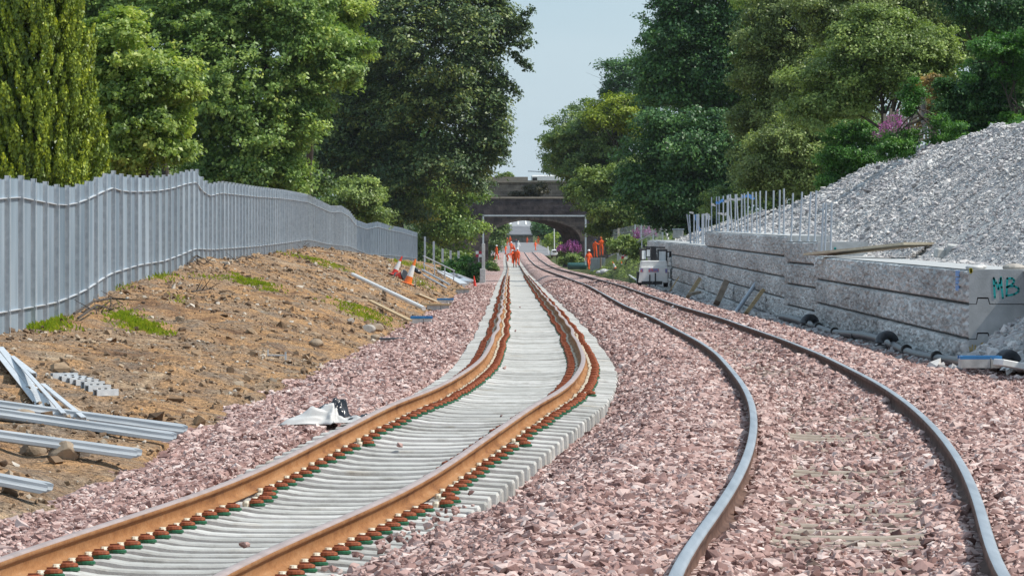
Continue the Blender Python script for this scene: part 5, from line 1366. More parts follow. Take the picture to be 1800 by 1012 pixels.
person(946.2, 429, 15, 'stand', .5, 'orange', 'white', 'distant worker in orange at the right edge of the formation beyond the arch')
person(867.8, 441, 19, 'stand', .6, 'green_top', 'navy', 'worker in green vest and navy helmet at the left under the arch')
person(1035, 474, 35, 'walk', .5, 'orange', 'white', 'worker in orange with a white helmet walking at the foot of the right abutment')
person(1046.3, 452, 31, 'bend' if False else 'reach', 2.6, 'orange', 'navy', 'worker in orange with a navy helmet standing on the right bank, left of two')
person(1057, 449.5, 33, 'fold', 3.1, 'orange', 'orange', 'bareheaded looking worker in orange standing on the right bank seen from behind')
person(1050.5, 450, 27, 'stand', 1.6, 'orange', 'navy', 'worker in orange half hidden between the two on the right bank')

person(900.8, 463, 24, 'stand', 1.1, 'orange', 'white', 'worker in orange between the crouching man and the nearest pair on the sleepers')
person(903.2, 452, 21, 'fold', 2.4, 'orange', 'orange', 'worker in orange with folded arms half way along the men on the sleepers')
person(888.6, 448, 18, 'walk', .9, 'orange', 'white', 'worker in orange walking beside the left ends of the sleepers under the arch')
# ================================================================== trees and plants
def leaves(centers, crad, nper, size, r, flat=.6, outward=None, up_bias=.5, aspect=.6, droop=0.0, tints=None, vertical=False):
    """numpy leaf cloud: clumps at centers, each with nper diamond leaves"""
    n = len(centers); N = n * nper
    cen = np.repeat(centers, nper, 0); cr = np.repeat(crad, nper); ow = np.repeat(outward, nper, 0)
    g = r.normal(0, 1, (N, 3)); ln = np.linalg.norm(g, axis=1, keepdims=True); g = g / ln * (r.uniform(0, 1, (N, 1)) ** .5)
    off = g * cr[:, None]; off[:, 2] *= flat
    if droop: off[:, 2] -= droop * cr * (np.hypot(off[:, 0], off[:, 1]) / np.maximum(cr, .01)) ** 2
    p = cen + off
    if vertical:
        nor = ow + r.normal(0, .5, (N, 3)); ax = np.array([0, 0, 1.0]) + r.normal(0, .28, (N, 3)) + ow * .25
    else:
        nor = ow * .45 + np.array([0, 0, up_bias]) + off / np.maximum(cr, .01)[:, None] * .3 + r.normal(0, .45, (N, 3)); ax = r.normal(0, 1, (N, 3)) + ow * .5 - np.array([0, 0, .5 + droop])
    nor /= np.linalg.norm(nor, axis=1, keepdims=True)
    ax -= nor * (ax * nor).sum(1, keepdims=True); ax /= np.maximum(1e-6, np.linalg.norm(ax, axis=1, keepdims=True))
    b = np.cross(nor, ax); s = size * r.uniform(.6, 1.3, (N, 1)); 
    fold = nor * s * .12
    V = np.stack([p - ax * s * .5, p + b * s * .5 * aspect + fold, p + ax * s * .5, p - b * s * .5 * aspect + fold], 1).reshape(-1, 3)
    Q = np.arange(N * 4).reshape(N, 4)
    t = np.repeat(tints if tints is not None else r.uniform(0, 1, n), nper) + r.normal(0, .07, N)
    return V, Q, np.clip(t, 0, 1)

def blob_clumps(blobs, n, r, inner=.25):
    """clump centres gathered on boughs that sit near the surfaces of several ellipsoids (cx,cy,cz,rx,ry,rz)"""
    B = np.array(blobs, float); w_ = (B[:, 3] * B[:, 5] + B[:, 3] * B[:, 4] + B[:, 4] * B[:, 5]); w_ /= w_.sum()
    nb = max(len(B) * 8, n // 28); kb = r.choice(len(B), nb, p=w_)
    ub = r.normal(0, 1, (nb, 3)); ub[:, 1] -= .25; ub /= np.linalg.norm(ub, axis=1, keepdims=True)
    cb = B[kb, :3] + ub * B[kb, 3:] * r.uniform(.70, 1.06, (nb, 1))
    q = r.integers(0, nb, n); k = kb[q]
    sz = B[k, 3:].min(1)[:, None] * np.array([.30, .30, .14])
    cen = cb[q] + np.clip(r.normal(0, 1, (n, 3)), -1.7, 1.7) * sz
    u = ub[q]; ins = r.uniform(0, 1, n) < inner
    v = r.normal(0, 1, (n, 3)); v /= np.linalg.norm(v, axis=1, keepdims=True)
    cen[ins] = (B[k, :3] + v * B[k, 3:] * r.uniform(.2, .85, (n, 1)))[ins]
    bt = r.uniform(0, 1, nb)
    return cen, u, k, bt[q]

def trunk_mesh(root, base, top, r0, r1, limbs, mat, seed, bend=.3):
    r = random.Random(seed); base = Vector(base); top = Vector(top); mb = MB(); n = 7; pts = []
    for i in range(n):
        t = i / (n - 1); p = base.lerp(top, t); a = math.sin(t * PI) * bend; pts.append(p + Vector((r.uniform(-a, a), r.uniform(-a, a), 0)))
    rad = [r0 * (1.35 if i == 0 else 1) * (1 - i / (n - 1)) + r1 * i / (n - 1) for i in range(n)]
    mb.tube(pts, rad, 10)
    for L in limbs:
        L = Vector(L); t = r.uniform(.3, .85); j = t * (n - 1); a = pts[int(j)].lerp(pts[min(n - 1, int(j) + 1)], j - int(j)); rr = max(.03, (r0 * (1 - t) + r1 * t) * .5)
        m1 = a.lerp(L, .4) + Vector((r.uniform(-.2, .2), r.uniform(-.2, .2), (L - a).length * .10)); m2 = a.lerp(L, .75) + Vector((r.uniform(-.2, .2), r.uniform(-.2, .2), (L - a).length * .06))
        mb.tube([a, m1, m2, L], [rr, rr * .7, rr * .4, rr * .12], 7)
        for q in range(3):
            e = m2 + (L - a).length * .3 * Vector((r.uniform(-1, 1), r.uniform(-1, 1), r.uniform(-.2, .8))).normalized(); mb.tube([m1.lerp(m2, r.uniform(.3, 1)), e], [rr * .3, rr * .06], 5)
    return mb.build('trunk', mat, root)

def tree(name, label, cat, pxblobs, d, clumps, nper, leaf, mat, base=None, trunk_r=.25, bark='bark', seed=1, crad=.5, flat=.6, depth=1.0, droop=0, up=.5, aspect=.6, inner=.25, group=None, jitter=.12, dspread=0, trunk_top=None):
    """pxblobs: ellipses (x, y, rx, ry[, depth offset]) as they appear in the photo at distance d"""
    r = np.random.default_rng(seed); s = d / F; B = []
    for q in pxblobs:
        dy = q[4] if len(q) > 4 else 0; p = at(q[0], q[1], d + dy); k = (d + dy) / F
        B.append((p.x, p.y, p.z, q[2] * k, min(q[2], q[3] * 1.2) * k * depth, q[3] * k))
    cen, u, k, bt2 = blob_clumps(B, clumps, r, inner)
    bt = r.uniform(.15, .85, len(B))
    tint = np.clip(bt[k] * .25 + bt2 * .45 + .15 + r.normal(0, .14, len(cen)), 0, 1)
    V, Q, T = leaves(cen, crad * r.uniform(.6, 1.35, len(cen)), nper, leaf, r, flat, u, up, aspect, droop, tint)
    zmin = min(b[2] - b[5] for b in B); bx = np.mean([b[0] for b in B])
    if base is None: base = (bx, d, zmin - .5)
    root = thing(name, label, cat, base, group)
    off = np.array(base)
    np_obj('crown', V - off, Q, mat, root, attrs={'tint': T})
    top = trunk_top or (np.mean([b[0] for b in B]), d, max(b[2] for b in B))
    trunk_mesh(root, base, top, trunk_r, trunk_r * .25, [(b[0], b[1], b[2] + b[5] * .4) for b in B] + [tuple(c) for c in cen[:8]], M[bark], seed)
    return root

M['lf_maple'] = leaf_mat('sycamore_leaves', (0.056, 0.114, 0.032), (0.190, 0.300, 0.076), (0.430, 0.538, 0.150), .35, (0.620, 0.620, 0.135))
M['lf_maple2'] = leaf_mat('bright_sycamore_leaves', (0.068, 0.132, 0.030), (0.254, 0.358, 0.075), (0.531, 0.584, 0.152), .38, (0.620, 0.620, 0.152))
M['lf_conifer'] = leaf_mat('golden_cypress_foliage', (0.061, 0.094, 0.018), (0.200, 0.274, 0.032), (0.542, 0.586, 0.043), .15, (0.620, 0.620, 0.066))
M['lf_beech'] = leaf_mat('dark_beech_leaves', (0.022, 0.046, 0.022), (0.089, 0.150, 0.057), (0.336, 0.382, 0.107), .25, (0.575, 0.509, 0.121))
M['lf_dark'] = leaf_mat('dark_maple_leaves', (0.023, 0.064, 0.030), (0.064, 0.151, 0.047), (0.169, 0.319, 0.076), .25, (0.363, 0.539, 0.097))
M['lf_mid'] = leaf_mat('mid_green_leaves', (0.044, 0.088, 0.031), (0.131, 0.212, 0.056), (0.302, 0.371, 0.109), .32)
M['lf_yellow'] = leaf_mat('yellow_green_leaves', (0.070, 0.119, 0.014), (0.238, 0.308, 0.025), (0.476, 0.532, 0.042), .35)
M['lf_olive'] = leaf_mat('olive_willow_leaves', (0.068, 0.098, 0.031), (0.183, 0.239, 0.071), (0.367, 0.452, 0.144), .3, (0.504, 0.584, 0.191))
M['lf_birch'] = leaf_mat('grey_green_leaves', (0.056, 0.100, 0.026), (0.193, 0.270, 0.073), (0.402, 0.504, 0.145), .3, (0.580, 0.620, 0.217))
M['lf_shrub'] = leaf_mat('fresh_shrub_leaves', (0.021, 0.070, 0.014), (0.070, 0.196, 0.031), (0.182, 0.350, 0.063), .32)
M['lf_ivy'] = leaf_mat('ivy_leaves', (0.017, 0.054, 0.020), (0.054, 0.143, 0.042), (0.185, 0.319, 0.084), .25)
M['lf_brown'] = leaf_mat('rusty_leaves', (0.084, 0.084, 0.028), (0.308, 0.210, 0.070), (0.504, 0.308, 0.098), .3)
M['lf_burnt'] = leaf_mat('dark_brown_leaves', (0.025, 0.025, 0.017), (0.063, 0.059, 0.031), (0.126, 0.105, 0.049), .25)
M['petal'] = leaf_mat('purple_petals', (.22, .05, .20), (.42, .12, .40), (.58, .22, .52), .3)

# golden conifer at the left
def conifer():
    r = np.random.default_rng(11); d = 122.0; s = d / F
    c = at(66, 440, d); zb = .3; ztop = HC + 560 * s; n = 1700
    root = thing('golden_cypress', 'dense golden green cypress rising behind the near end of the palisade fence', 'conifer', (c.x, d, zb))
    t = r.uniform(0, 1, n) ** .9; z = zb + (ztop - zb) * t
    prof = np.interp(t, [0, .15, .35, .55, .7, .85, 1], [112, 116, 112, 98, 80, 50, 5]) * s
    a = r.uniform(0, 2 * PI, n); rad = prof * r.uniform(.84, 1.0, n) + .10 * np.sin(a * 5 + t * 22)
    ow = np.stack([np.cos(a), np.sin(a), np.zeros(n)], 1)
    base = np.stack([c.x + ow[:, 0] * rad, d + ow[:, 1] * rad, z], 1)
    V, Q, T = [], [], []
    h = r.uniform(.34, .80, n); np_ = 130
    base = base - ow * .16; tip = base + ow * (.46 * h[:, None]); tip[:, 2] += h
    tint = np.clip(r.normal(.50, .22, n), 0, 1)
    k = r.uniform(0, 1, (n, np_)) ** .8; wd = (.21 * h[:, None]) * np.clip(np.interp(k, [0, .2, .5, .8, 1], [.5, .85, 1.0, .6, .05]), .02, 1)
    th = r.uniform(0, 2 * PI, (n, np_)); q = r.uniform(.3, 1, (n, np_))
    p = base[:, None] + (tip - base)[:, None] * k[..., None]
    side = np.stack([-ow[:, 1], ow[:, 0], np.zeros(n)], 1)
    p = p + side[:, None] * (wd * np.cos(th) * q)[..., None] + ow[:, None] * (wd * np.sin(th) * q)[..., None]
    nor = side[:, None] * np.cos(th)[..., None] + ow[:, None] * np.sin(th)[..., None] + r.normal(0, .25, p.shape)
    ax = np.array([0, 0, .8]) + nor * .5 + r.normal(0, .42, p.shape)
    p = p.reshape(-1, 3); nor = nor.reshape(-1, 3); ax = ax.reshape(-1, 3)
    nor /= np.linalg.norm(nor, axis=1, keepdims=True); ax -= nor * (ax * nor).sum(1, keepdims=True); ax /= np.linalg.norm(ax, axis=1, keepdims=True)
    b = np.cross(nor, ax); sz = .058 * r.uniform(.6, 1.3, (len(p), 1))
    V = np.stack([p - ax * sz * .6, p + b * sz * .42, p + ax * sz * .8, p - b * sz * .42], 1).reshape(-1, 3)
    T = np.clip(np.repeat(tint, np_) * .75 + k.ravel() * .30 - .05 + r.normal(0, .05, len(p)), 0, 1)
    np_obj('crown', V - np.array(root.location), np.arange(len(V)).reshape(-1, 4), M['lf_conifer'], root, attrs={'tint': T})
    # the shaded inner twigs that close the crown
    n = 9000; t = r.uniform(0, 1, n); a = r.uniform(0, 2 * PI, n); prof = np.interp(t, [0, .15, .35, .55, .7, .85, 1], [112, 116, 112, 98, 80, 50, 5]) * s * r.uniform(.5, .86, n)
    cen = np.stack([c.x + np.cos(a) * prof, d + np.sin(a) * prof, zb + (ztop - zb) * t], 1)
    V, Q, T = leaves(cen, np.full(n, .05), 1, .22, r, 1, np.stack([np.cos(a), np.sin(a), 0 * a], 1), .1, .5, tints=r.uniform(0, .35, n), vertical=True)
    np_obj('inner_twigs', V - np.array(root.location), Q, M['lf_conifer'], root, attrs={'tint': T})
    trunk_mesh(root, (c.x, d, zb - .3), (c.x, d, ztop - .6), .16, .03, [], M['bark'], 3, .05)
conifer()

G_L = 'trees behind the palisade fence'; G_R = 'trees on the right bank'
tree('sycamore', 'light green sycamore between the cypress and the big sycamore, yellowing leaves', 'tree', [(235, 190, 78, 110), (205, 280, 60, 60), (285, 245, 55, 65), (215, 90, 70, 70), (160, 150, 50, 90), (300, 150, 50, 60)], 152, 1300, 40, .15, M['lf_maple2'], base=(-10.4, 153, 1.0), seed=21, crad=.30, inner=.2, group=G_L)
tree('sycamore', 'big green sycamore in the middle of the left trees, above the fence corner', 'tree', [(420, 120, 120, 130), (350, 220, 70, 100), (470, 250, 80, 90), (420, 300, 110, 60), (520, 180, 55, 70), (330, 40, 90, 80), (545, 60, 75, 70), (590, 110, 50, 50), (455, 20, 110, 70)], 244, 3600, 40, .20, M['lf_maple'], base=(-11.2, 247, 1.6), seed=22, crad=.48, inner=.25, group=G_L, trunk_r=.3)
tree('sycamore', 'sunlit yellow green sycamore reaching out towards the dark beech', 'tree', [(590, 60, 60, 55), (560, 15, 75, 50), (610, 105, 40, 35), (520, 60, 50, 50)], 262, 1200, 36, .20, M['lf_maple2'], base=(-10.6, 266, 1.4), seed=23, crad=.48, group=G_L)
tree('sycamore', 'tall sycamore at the top left behind the cypress', 'tree', [(260, -10, 140, 70), (160, 30, 60, 60), (380, -20, 110, 50)], 268, 1400, 36, .21, M['lf_maple'], base=(-17, 270, 1.5), seed=24, crad=.55, group=G_L)
tree('hedge_tree', 'dark green hedge tree in deep shade close behind the fence, below the sycamores', 'tree', [(280, 300, 110, 60), (480, 320, 70, 50), (150, 300, 60, 60), (540, 300, 40, 60)], 284, 1300, 36, .21, M['lf_mid'], base=(-13, 284, 1.3), seed=25, crad=.55, group=G_L)
# the large beech: layered, drooping sprays
tree('beech', 'huge dark blue green beech with drooping branches overhanging the line', 'tree',
     [(720, 80, 150, 110), (640, 190, 105, 120, 6), (760, 210, 105, 90), (836, 60, 58, 90), (868, 110, 30, 75), (700, -40, 190, 80), (600, 280, 62, 70, 8), (690, 310, 100, 70, 2), (790, 290, 75, 65), (840, 210, 45, 70), (850, 262, 22, 30), (888, 20, 24, 40), (570, 200, 40, 90, 8)],
     432, 5200, 34, .32, M['lf_beech'], base=(-9.3, 436, .6), seed=26, crad=.95, flat=.34, droop=.55, up=.8, aspect=.55, inner=.22, trunk_r=.55, group=G_L, trunk_top=(-8.5, 436, 16))
tree('beech', 'second dark beech behind, its bare trunks showing above the fence', 'tree', [(600, 120, 90, 130), (650, 260, 110, 90), (560, 250, 50, 90), (740, 330, 70, 50)], 460, 2600, 30, .36, M['lf_dark'], base=(-11.5, 463, .7), seed=27, crad=1.3, flat=.4, droop=.4, trunk_r=.45, group=G_L)
def hanging(label, pts, d, seed, mat, n=80, sz=.22):
    r = np.random.default_rng(seed); V = []; T = []; mb = MB(); P = [at(x, y, d) for x, y in pts]
    root = thing('hanging_branch', label, 'branch', P[0]); mb.tube(P, [.06] * (len(P) - 1) + [.015], 6); mb.build('twig', M['bark'], root)
    cen = []
    for a, b in zip(P[:-1], P[1:]):
        for k in range(n // (len(P) - 1)): cen.append(a.lerp(b, r.uniform()) + Vector((r.normal(0, .22), r.normal(0, .3), r.normal(-.12, .18))))
    cen = np.array([tuple(c) for c in cen]); V, Q, T = leaves(cen, np.full(len(cen), .16), 6, sz, r, 1, np.tile([[1, 0, 0.]], (len(cen), 1)), .7, .5, tints=r.uniform(.1, .6, len(cen)))
    np_obj('leaves', V - np.array(root.location), Q, mat, root, attrs={'tint': T})
for k, (pts, w_) in enumerate([([(880, 30), (905, 35), (922, 24), (938, 14)], 'topmost upturned beech spray against the sky, pointing right'), ([(885, 50), (910, 48), (928, 40)], 'second beech spray against the sky just below the topmost'), ([(895, 70), (915, 78), (932, 70)], 'small third beech spray against the sky'),
    ([(900, 90), (918, 105), (932, 122)], 'drooping beech spray at mid height against the sky'), ([(880, 130), (900, 150), (912, 168)], 'long drooping beech spray over the line below mid height'), ([(865, 160), (880, 182), (886, 196)], 'short hanging beech spray left of the long drooping one'), ([(858, 232), (880, 245), (896, 250)], 'low beech spray pointing right at the sky above the bridge'), ([(855, 240), (880, 258), (895, 270)], 'lowest beech spray drooping towards the bridge')]):
    hanging(w_, pts, 430, 40 + k, M['lf_beech'], 110, .26)
tree('hazel', 'light green bushy tree hanging low beside the left bridge abutment', 'tree', [(800, 380, 42, 70), (770, 420, 34, 40), (825, 320, 28, 50), (828, 410, 20, 45), (745, 400, 30, 50), (770, 340, 50, 45)], 452, 900, 30, .25, M['lf_maple'], base=(-5.9, 455, .3), seed=28, crad=.8, droop=.3, group=G_L)
tree('hawthorn', 'pale green rounded bush standing up behind the dipping part of the fence', 'bush', [(625, 352, 45, 38), (650, 380, 30, 30), (600, 355, 28, 20), (640, 330, 22, 20)], 374, 620, 32, .21, M['lf_birch'], base=(-10.6, 376, 1.0), seed=29, crad=.5, trunk_r=.1)
tree('bramble', 'bright green low bush beside the concrete post left of the track', 'bush', [(815, 478, 22, 22), (832, 480, 16, 18), (795, 470, 18, 18)], 345, 260, 30, .16, M['lf_shrub'], base=(-3.2, 345, -.4), seed=30, crad=.35, trunk_r=.05)
tree('bramble', 'low green bush left of the abutment behind the bare posts', 'bush', [(760, 455, 24, 30), (785, 462, 22, 22), (740, 445, 16, 22)], 436, 260, 30, .22, M['lf_mid'], base=(-6.6, 436, 0), seed=31, crad=.6, trunk_r=.06)
tree('bramble', 'small green bush at the foot of the left abutment', 'bush', [(862, 466, 8, 8), (868, 470, 7, 6)], 540, 70, 26, .2, M['lf_mid'], base=(-2.2, 540, 0), seed=32, crad=.3, trunk_r=.04)

# right-hand side
tree('maple', 'tall dark green maple at the right of the sky gap', 'tree', [(1235, 60, 85, 90), (1180, 30, 45, 70), (1290, 130, 70, 90), (1200, 150, 65, 60), (1165, 70, 28, 40), (1310, 30, 60, 80), (1250, -40, 110, 60), (1175, 120, 40, 40)], 345, 3200, 34, .24, M['lf_dark'], base=(12.4, 348, 3), seed=51, crad=.72, flat=.5, droop=.3, group=G_R, trunk_r=.4)
tree('maple', 'dark shaded maple crown low over the end of the wall', 'tree', [(1210, 260, 85, 80), (1150, 260, 45, 70), (1270, 300, 75, 80), (1180, 340, 75, 55), (1260, 380, 60, 35), (1150, 350, 45, 60), (1320, 290, 40, 60), (1215, 395, 50, 25)], 338, 2800, 34, .23, M['lf_dark'], base=(11.6, 341, 2.6), seed=52, crad=.7, flat=.5, droop=.25, group=G_R, trunk_r=.35)
tree('lime', 'yellow topped lime tree leaning out left of the dark maples', 'tree', [(1085, 195, 42, 28), (1050, 215, 30, 25), (1110, 215, 25, 30)], 492, 420, 32, .25, M['lf_yellow'], base=(10, 497, 2.2), seed=53, crad=.75, flat=.5, group=G_R)
tree('lime', 'mid green tree under the yellow topped one, right of the bridge parapet', 'tree', [(1040, 260, 48, 60), (1085, 265, 50, 60), (1010, 290, 32, 50), (1060, 320, 60, 45), (990, 260, 28, 50)], 496, 1700, 32, .30, M['lf_mid'], base=(9.3, 500, 2), seed=54, crad=.8, flat=.5, group=G_R)
tree('elder', 'olive green bushy tree with pale stems hanging over the right abutment', 'tree', [(1062, 345, 44, 48), (1100, 330, 38, 55), (1052, 378, 16, 34), (1085, 390, 40, 36), (1115, 375, 30, 45), (1030, 335, 24, 26)], 455, 1700, 32, .25, M['lf_birch'], base=(8.2, 458, 1.4), seed=55, crad=.62, flat=.55, droop=.2, group=G_R, bark='pale_bark')
tree('maple', 'distant blue green tree showing over the yellow topped one', 'tree', [(1085, 140, 30, 40), (1110, 120, 35, 40), (1130, 150, 35, 60), (1065, 165, 25, 20)], 640, 480, 28, .32, M['lf_dark'], base=(13, 645, 3), seed=56, crad=.95, group=G_R)
tree('ash', 'thin leaved tree at the left edge of the right trees, above the van', 'tree', [(985, 235, 25, 40), (1005, 215, 25, 35), (975, 270, 22, 40), (965, 255, 18, 20), (1030, 195, 25, 22)], 600, 420, 22, .26, M['lf_mid'], base=(7, 604, 2.5), seed=57, crad=.75, inner=.1, group=G_R, trunk_r=.18)
tree('willow', 'greyish olive willow right of the tall maple', 'tree', [(1390, 90, 75, 80), (1350, 180, 50, 80), (1420, 200, 60, 80), (1370, 270, 70, 60), (1330, 100, 40, 60), (1400, 20, 80, 50), (1345, 320, 45, 35), (1300, 230, 30, 50)], 285, 3400, 36, .165, M['lf_olive'], base=(14.5, 288, 3.8), seed=58, crad=.52, flat=.7, droop=.3, group=G_R, bark='pale_bark')
tree('birch', 'round headed grey green tree with dark forked trunk above the rubble', 'tree', [(1540, 110, 95, 65), (1470, 150, 75, 55), (1610, 120, 75, 60), (1440, 190, 60, 50), (1520, 150, 85, 32), (1600, 70, 75, 40), (1650, 120, 45, 45), (1545, 55, 65, 40)], 214, 3200, 36, .13, M['lf_birch'], base=(14.72, 214, 4.6), seed=59, crad=.38, flat=.6, group=G_R, trunk_r=.2, trunk_top=(14.7, 214, 8.3))
tree('hawthorn', 'dark olive tree in the shade under the round headed tree', 'tree', [(1400, 270, 60, 60), (1440, 250, 50, 60), (1480, 210, 40, 40), (1350, 300, 40, 50)], 244, 2000, 34, .14, M['lf_olive'], base=(14.6, 246, 4), seed=60, crad=.4, droop=.3, group=G_R, bark='pale_bark')
tree('goat_willow', 'yellowish green tree at the top behind the round headed tree', 'tree', [(1480, 20, 80, 50), (1690, 45, 65, 55), (1740, 70, 60, 45), (1560, 5, 70, 40), (1630, 20, 60, 45)], 262, 2200, 34, .16, M['lf_olive'], base=(21, 264, 5.2), seed=61, crad=.5, group=G_R)
tree('yew', 'dark drooping evergreen at the top right corner', 'tree', [(1750, 10, 75, 55), (1690, -10, 60, 40), (1800, 40, 50, 60)], 250, 1300, 34, .15, M['lf_ivy'], base=(22, 252, 5.3), seed=62, crad=.45, flat=1.0, droop=.5, group=G_R)
tree('poplar', 'leafy green tree at the top, between willow and yew', 'tree', [(1560, -10, 120, 40), (1460, -10, 80, 40), (1350, -20, 90, 40), (1640, -15, 80, 35)], 290, 1000, 32, .16, M['lf_maple'], base=(20, 292, 5), seed=63, crad=.6, group=G_R)
tree('ivy_thicket', 'dark green ivy covered thicket at the right edge above the rubble', 'bush', [(1735, 145, 45, 75), (1780, 130, 50, 70), (1700, 200, 45, 40), (1790, 195, 50, 45), (1745, 215, 60, 22), (1670, 180, 25, 40)], 182, 2600, 38, .115, M['lf_ivy'], base=(17.2, 183, 5), seed=64, crad=.26, trunk_r=.12)
tree('ivy_thicket', 'fresh green leaves draping the top of the right edge thicket', 'bush', [(1790, 90, 45, 45), (1740, 85, 40, 25), (1700, 130, 22, 40), (1790, 220, 40, 22)], 180, 700, 36, .10, M['lf_shrub'], base=(17.4, 181, 5), seed=65, crad=.22, trunk_r=.08)
tree('buckthorn', 'rusty brown dying shrub left of the ivy thicket', 'bush', [(1640, 150, 30, 22), (1655, 175, 22, 35), (1625, 200, 12, 35)], 184, 260, 30, .09, M['lf_brown'], base=(15.0, 185, 5), seed=66, crad=.2, trunk_r=.05)
tree('elder', 'fresh green elder shrub in front of the old wooden fence', 'bush', [(1605, 160, 20, 22), (1600, 190, 14, 18), (1590, 250, 26, 24), (1560, 265, 26, 18), (1655, 225, 35, 22)], 176, 440, 32, .085, M['lf_shrub'], base=(14.2, 177, 4.8), seed=67, crad=.2, trunk_r=.05)
tree('elder', 'glossy bright green shrub at the crest of the rubble slope', 'bush', [(1490, 250, 42, 42), (1470, 290, 32, 30), (1520, 240, 25, 30), (1505, 285, 35, 25), (1450, 320, 20, 22)], 226, 900, 34, .10, M['lf_shrub'], base=(14.3, 227, 4.2), seed=68, crad=.28, trunk_r=.08)
tree('bramble', 'dark green undergrowth behind the posts on the wall', 'bush', [(1330, 345, 55, 25), (1390, 330, 40, 30), (1270, 360, 40, 25), (1420, 340, 30, 25), (1350, 320, 60, 25)], 262, 900, 34, .13, M['lf_mid'], base=(13.2, 264, 3.6), seed=69, crad=.36, trunk_r=.05)
tree('bramble', 'rough olive undergrowth on the shaded bank by the handrail', 'bush', [(1120, 440, 30, 10), (1100, 425, 30, 12), (1140, 425, 25, 12), (1128, 455, 16, 12), (1080, 430, 15, 14)], 405, 420, 32, .16, M['lf_birch'], base=(8.6, 406, .6), seed=70, crad=.35, trunk_r=.04)
tree('gorse', 'dark brown bush against the masonry wall behind the bridge parapet', 'bush', [(940, 335, 24, 13), (915, 343, 16, 8), (955, 328, 12, 8)], 600, 240, 28, .22, M['lf_burnt'], base=(2.5, 601, 6.5), seed=71, crad=.45, trunk_r=.05)
tree('hazel', 'small green treetop peeping over the road wall', 'tree', [(890, 309, 10, 6), (882, 312, 8, 4)], 660, 60, 24, .25, M['lf_mid'], base=(-.6, 661, 8), seed=72, crad=.4, trunk_r=.06)
# beyond the arch
tree('hazel', 'green trees seen through the arch on the left side', 'tree', [(870, 420, 14, 22), (862, 440, 10, 14), (880, 405, 10, 18)], 760, 320, 26, .32, M['lf_mid'], base=(-3.6, 764, 0), seed=73, crad=.8)
tree('hazel', 'dark green trees seen through the arch on the right side', 'tree', [(970, 410, 24, 26), (995, 400, 26, 26), (1010, 425, 20, 20), (950, 395, 16, 14)], 770, 620, 26, .32, M['lf_dark'], base=(7.4, 774, 0), seed=74, crad=.85)
tree('hazel', 'yellow green shrub seen through the arch beside the mast', 'bush', [(968, 422, 9, 12), (1000, 430, 18, 10), (985, 440, 14, 8)], 735, 240, 26, .28, M['lf_maple2'], base=(6.2, 738, 0), seed=75, crad=.6, trunk_r=.05)
tree('spindle', 'low olive shrub between the tank and the purple flowers', 'bush', [(1008, 456, 16, 9), (990, 461, 10, 5)], 545, 140, 26, .2, M['lf_birch'], base=(6.1, 546, .2), seed=76, crad=.4, trunk_r=.04)

# rosebay willowherb
def willowherb(label, spots, d, seed, h):
    r = np.random.default_rng(seed); s = d / F; root = thing('willowherb', label, 'wildflowers', at(spots[0][0], spots[0][1] + spots[0][3], d)); V, Q, T = [], [], []; VG, TG = [], []; mb = MB()
    for (x, y, rx, ry, n) in spots:
        for k in range(n):
            u = r.uniform(-1, 1); p = at(x + u * rx, y + ry * (1 - .3 * abs(u)), d + r.uniform(-1, 1) * rx * s); top = p + Vector((r.normal(0, .08), r.normal(0, .08), ry * 2 * s * r.uniform(.6, 1) * (1 - .35 * u * u))); mb.tube([p, top], [.012, .006], 4)
            for q in range(26):
                t = r.uniform(.45, 1); V.append(tuple(p.lerp(top, t) + Vector((r.normal(0, .07 * (1.3 - t)), r.normal(0, .07 * (1.3 - t)), 0)))); T.append(r.uniform(0, 1))
            for q in range(10):
                t = r.uniform(.02, .55); VG.append(tuple(p.lerp(top, t) + Vector((r.normal(0, .07), r.normal(0, .07), 0)))); TG.append(r.uniform(0, 1))
    off = np.array(root.location)
    for nm, P, TT, mt in (('flowers', V, T, 'petal'), ('leaves', VG, TG, 'lf_mid')):
        P = np.array(P); VV, QQ, TT = leaves(P, np.full(len(P), .03), 1, h, r, 1, r.normal(0, 1, (len(P), 3)), .3, .8, tints=np.array(TT)); np_obj(nm, VV - off, QQ, M[mt], root, attrs={'tint': TT})
    mb.build('stems', M['lf_mid'], root)
willowherb('bank of purple willowherb flowering beside the right abutment', [(1000, 440, 20, 14, 90), (1008, 436, 14, 16, 50)], 560, 81, .16)
willowherb('purple willowherb between the shrubs behind the posts on the wall', [(1415, 312, 24, 26, 34), (1440, 310, 12, 20, 12)], 245, 82, .075)
willowherb('tall purple willowherb by the old wooden fence on the crest', [(1572, 225, 24, 26, 26), (1545, 238, 12, 14, 12), (1578, 215, 5, 22, 6)], 190, 83, .06)
willowherb('dim pink willowherb behind the wire fence near the handrail', [(1135, 410, 20, 16, 30), (1118, 420, 12, 12, 16)], 415, 84, .10)
of = thing('paling_fence', 'old grey wooden paling fence half hidden in shrubs on the crest', 'fence', at(1585, 250, 196)); mb = MB()
for k in range(15):
    x = 1555 + k * 5.6; d = 198 - k * .9; a = at(x, 262 - k * 1.2, d); b = at(x, 200 - k * 2.0 + 5 * math.sin(k * 2.3), d); mb = MB(); mb.box((a + b) / 2, (.085, .02, (b - a).length), Euler((0, .03 * math.sin(k * 1.7), 0)).to_matrix()); mb.build('paling', M['old_timber'], of)
mb = MB(); mb.bar(at(1553, 222, 198.2) + Vector((0, .04, 0)), at(1635, 196, 185.5) + Vector((0, .04, 0)), .04, .09); mb.build('fence_rail', M['old_timber'], of)
mb = MB(); a = at(1626, 235, 180); b = at(1622, 172, 180); mb.tube([a, b], .09, 8); mb.solo('old_post', M['pale_bark'], 'single weathered grey post right of the old paling fence', 'post')
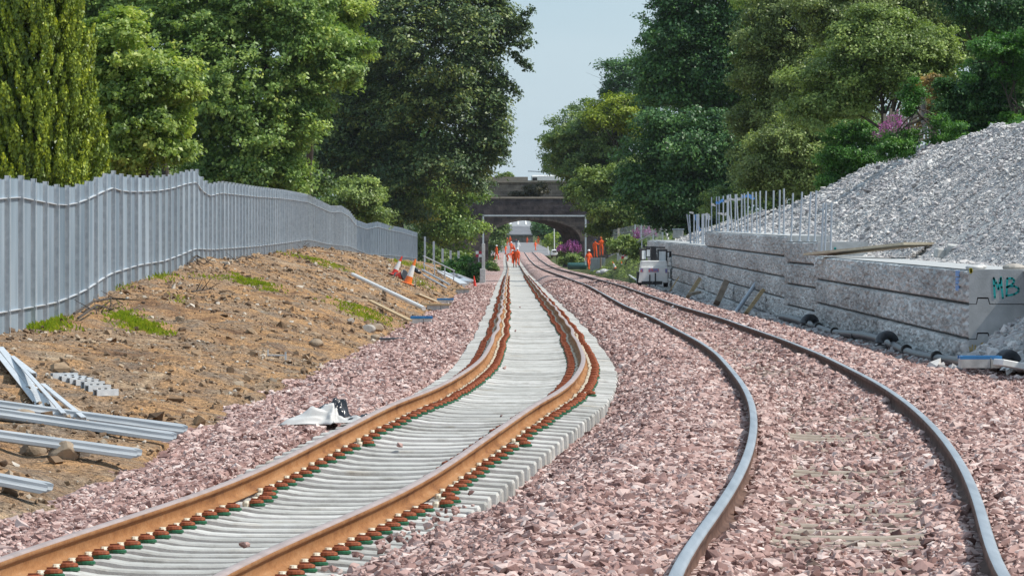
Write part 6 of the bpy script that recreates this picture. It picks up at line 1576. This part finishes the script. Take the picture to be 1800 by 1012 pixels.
# woods that close the view far behind
def woods(name, xa, xb, d, ybase, ytop, n, mat, seed):
    r = np.random.default_rng(seed); s = d / F; x = r.uniform(xa, xb, n); env = ytop + (ybase - ytop) * .35 * (vnoise(x, 0 * x, 60, seed) + .5); y = env + (ybase - env) * r.uniform(0, 1, n)
    cen = np.stack([(x - X0) * s, d + r.uniform(-6, 6, n), HC - (y - Y0) * s], 1); u = np.tile([[0, -1, .3]], (n, 1))
    V, Q, T = leaves(cen, np.full(n, 1.3) * r.uniform(.6, 1.3, n), 22, .5, r, .6, u, .5, .6, tints=r.uniform(0, .8, n))
    tag(np_obj(name, V, Q, mat, attrs={'tint': T}), kind='stuff')
woods('distant_wood', -300, 800, 620, 440, 120, 1900, M['lf_dark'], 91)
woods('distant_wood', 1060, 2100, 640, 420, 90, 1900, M['lf_dark'], 92)

# rough growth on the right bank and along the crest
def undergrowth(name, n, fn, mat, size, seed):
    r = np.random.default_rng(seed); P = fn(r, n); u = np.tile([[0, -.3, .8]], (len(P), 1))
    V, Q, T = leaves(P, np.full(len(P), .22) * r.uniform(.6, 1.5, len(P)), 14, size, r, .7, u, .6, .45, tints=r.uniform(.1, .95, len(P)))
    tag(np_obj(name, V, Q, mat, attrs={'tint': T}), kind='stuff')
def f_bank(r, n):
    d = r.uniform(316, 470, n); X = R_EDGE(d) + .6 + r.uniform(0, 1, n) ** .8 * 7; k = r.uniform(0, 1, n) < .6 + .9 * vnoise(X, d, 2.5, 5)
    X, d = X[k], d[k]; Z = np.where(d > 310, lerp(ballast_z(R_EDGE(d), d) - .1, scree_z(X, d), (X - R_EDGE(d) - .4) / 4), scree_z(X, d)); return np.stack([X, d, Z + .08], 1)
def f_crest(r, n):
    d = r.uniform(130, 330, n); X = 14.6 + r.uniform(0, 1, n) ** 1.3 * 5; return np.stack([X, d, scree_z(np.minimum(X, 17), d) + .15], 1)
undergrowth('bank_weeds', 1500, f_bank, M['lf_birch'], .13, 3)
undergrowth('crest_weeds', 2200, f_crest, M['lf_shrub'], .12, 4)

# thin summer haze in the air of the cutting
t = NT('haze_air'); t.n.remove(t.bsdf); pv = t.new('ShaderNodeVolumePrincipled'); pv.inputs['Density'].default_value = .00004; pv.inputs['Color'].default_value = (.80, .87, .94, 1); pv.inputs['Anisotropy'].default_value = .2
t.link(pv.outputs[0], t.out.inputs['Volume'])
mb = MB(); mb.box((0, 4600, 22), (3200, 9400, 64)); o = mb.build('haze', t.mat); tag(o, kind='stuff')
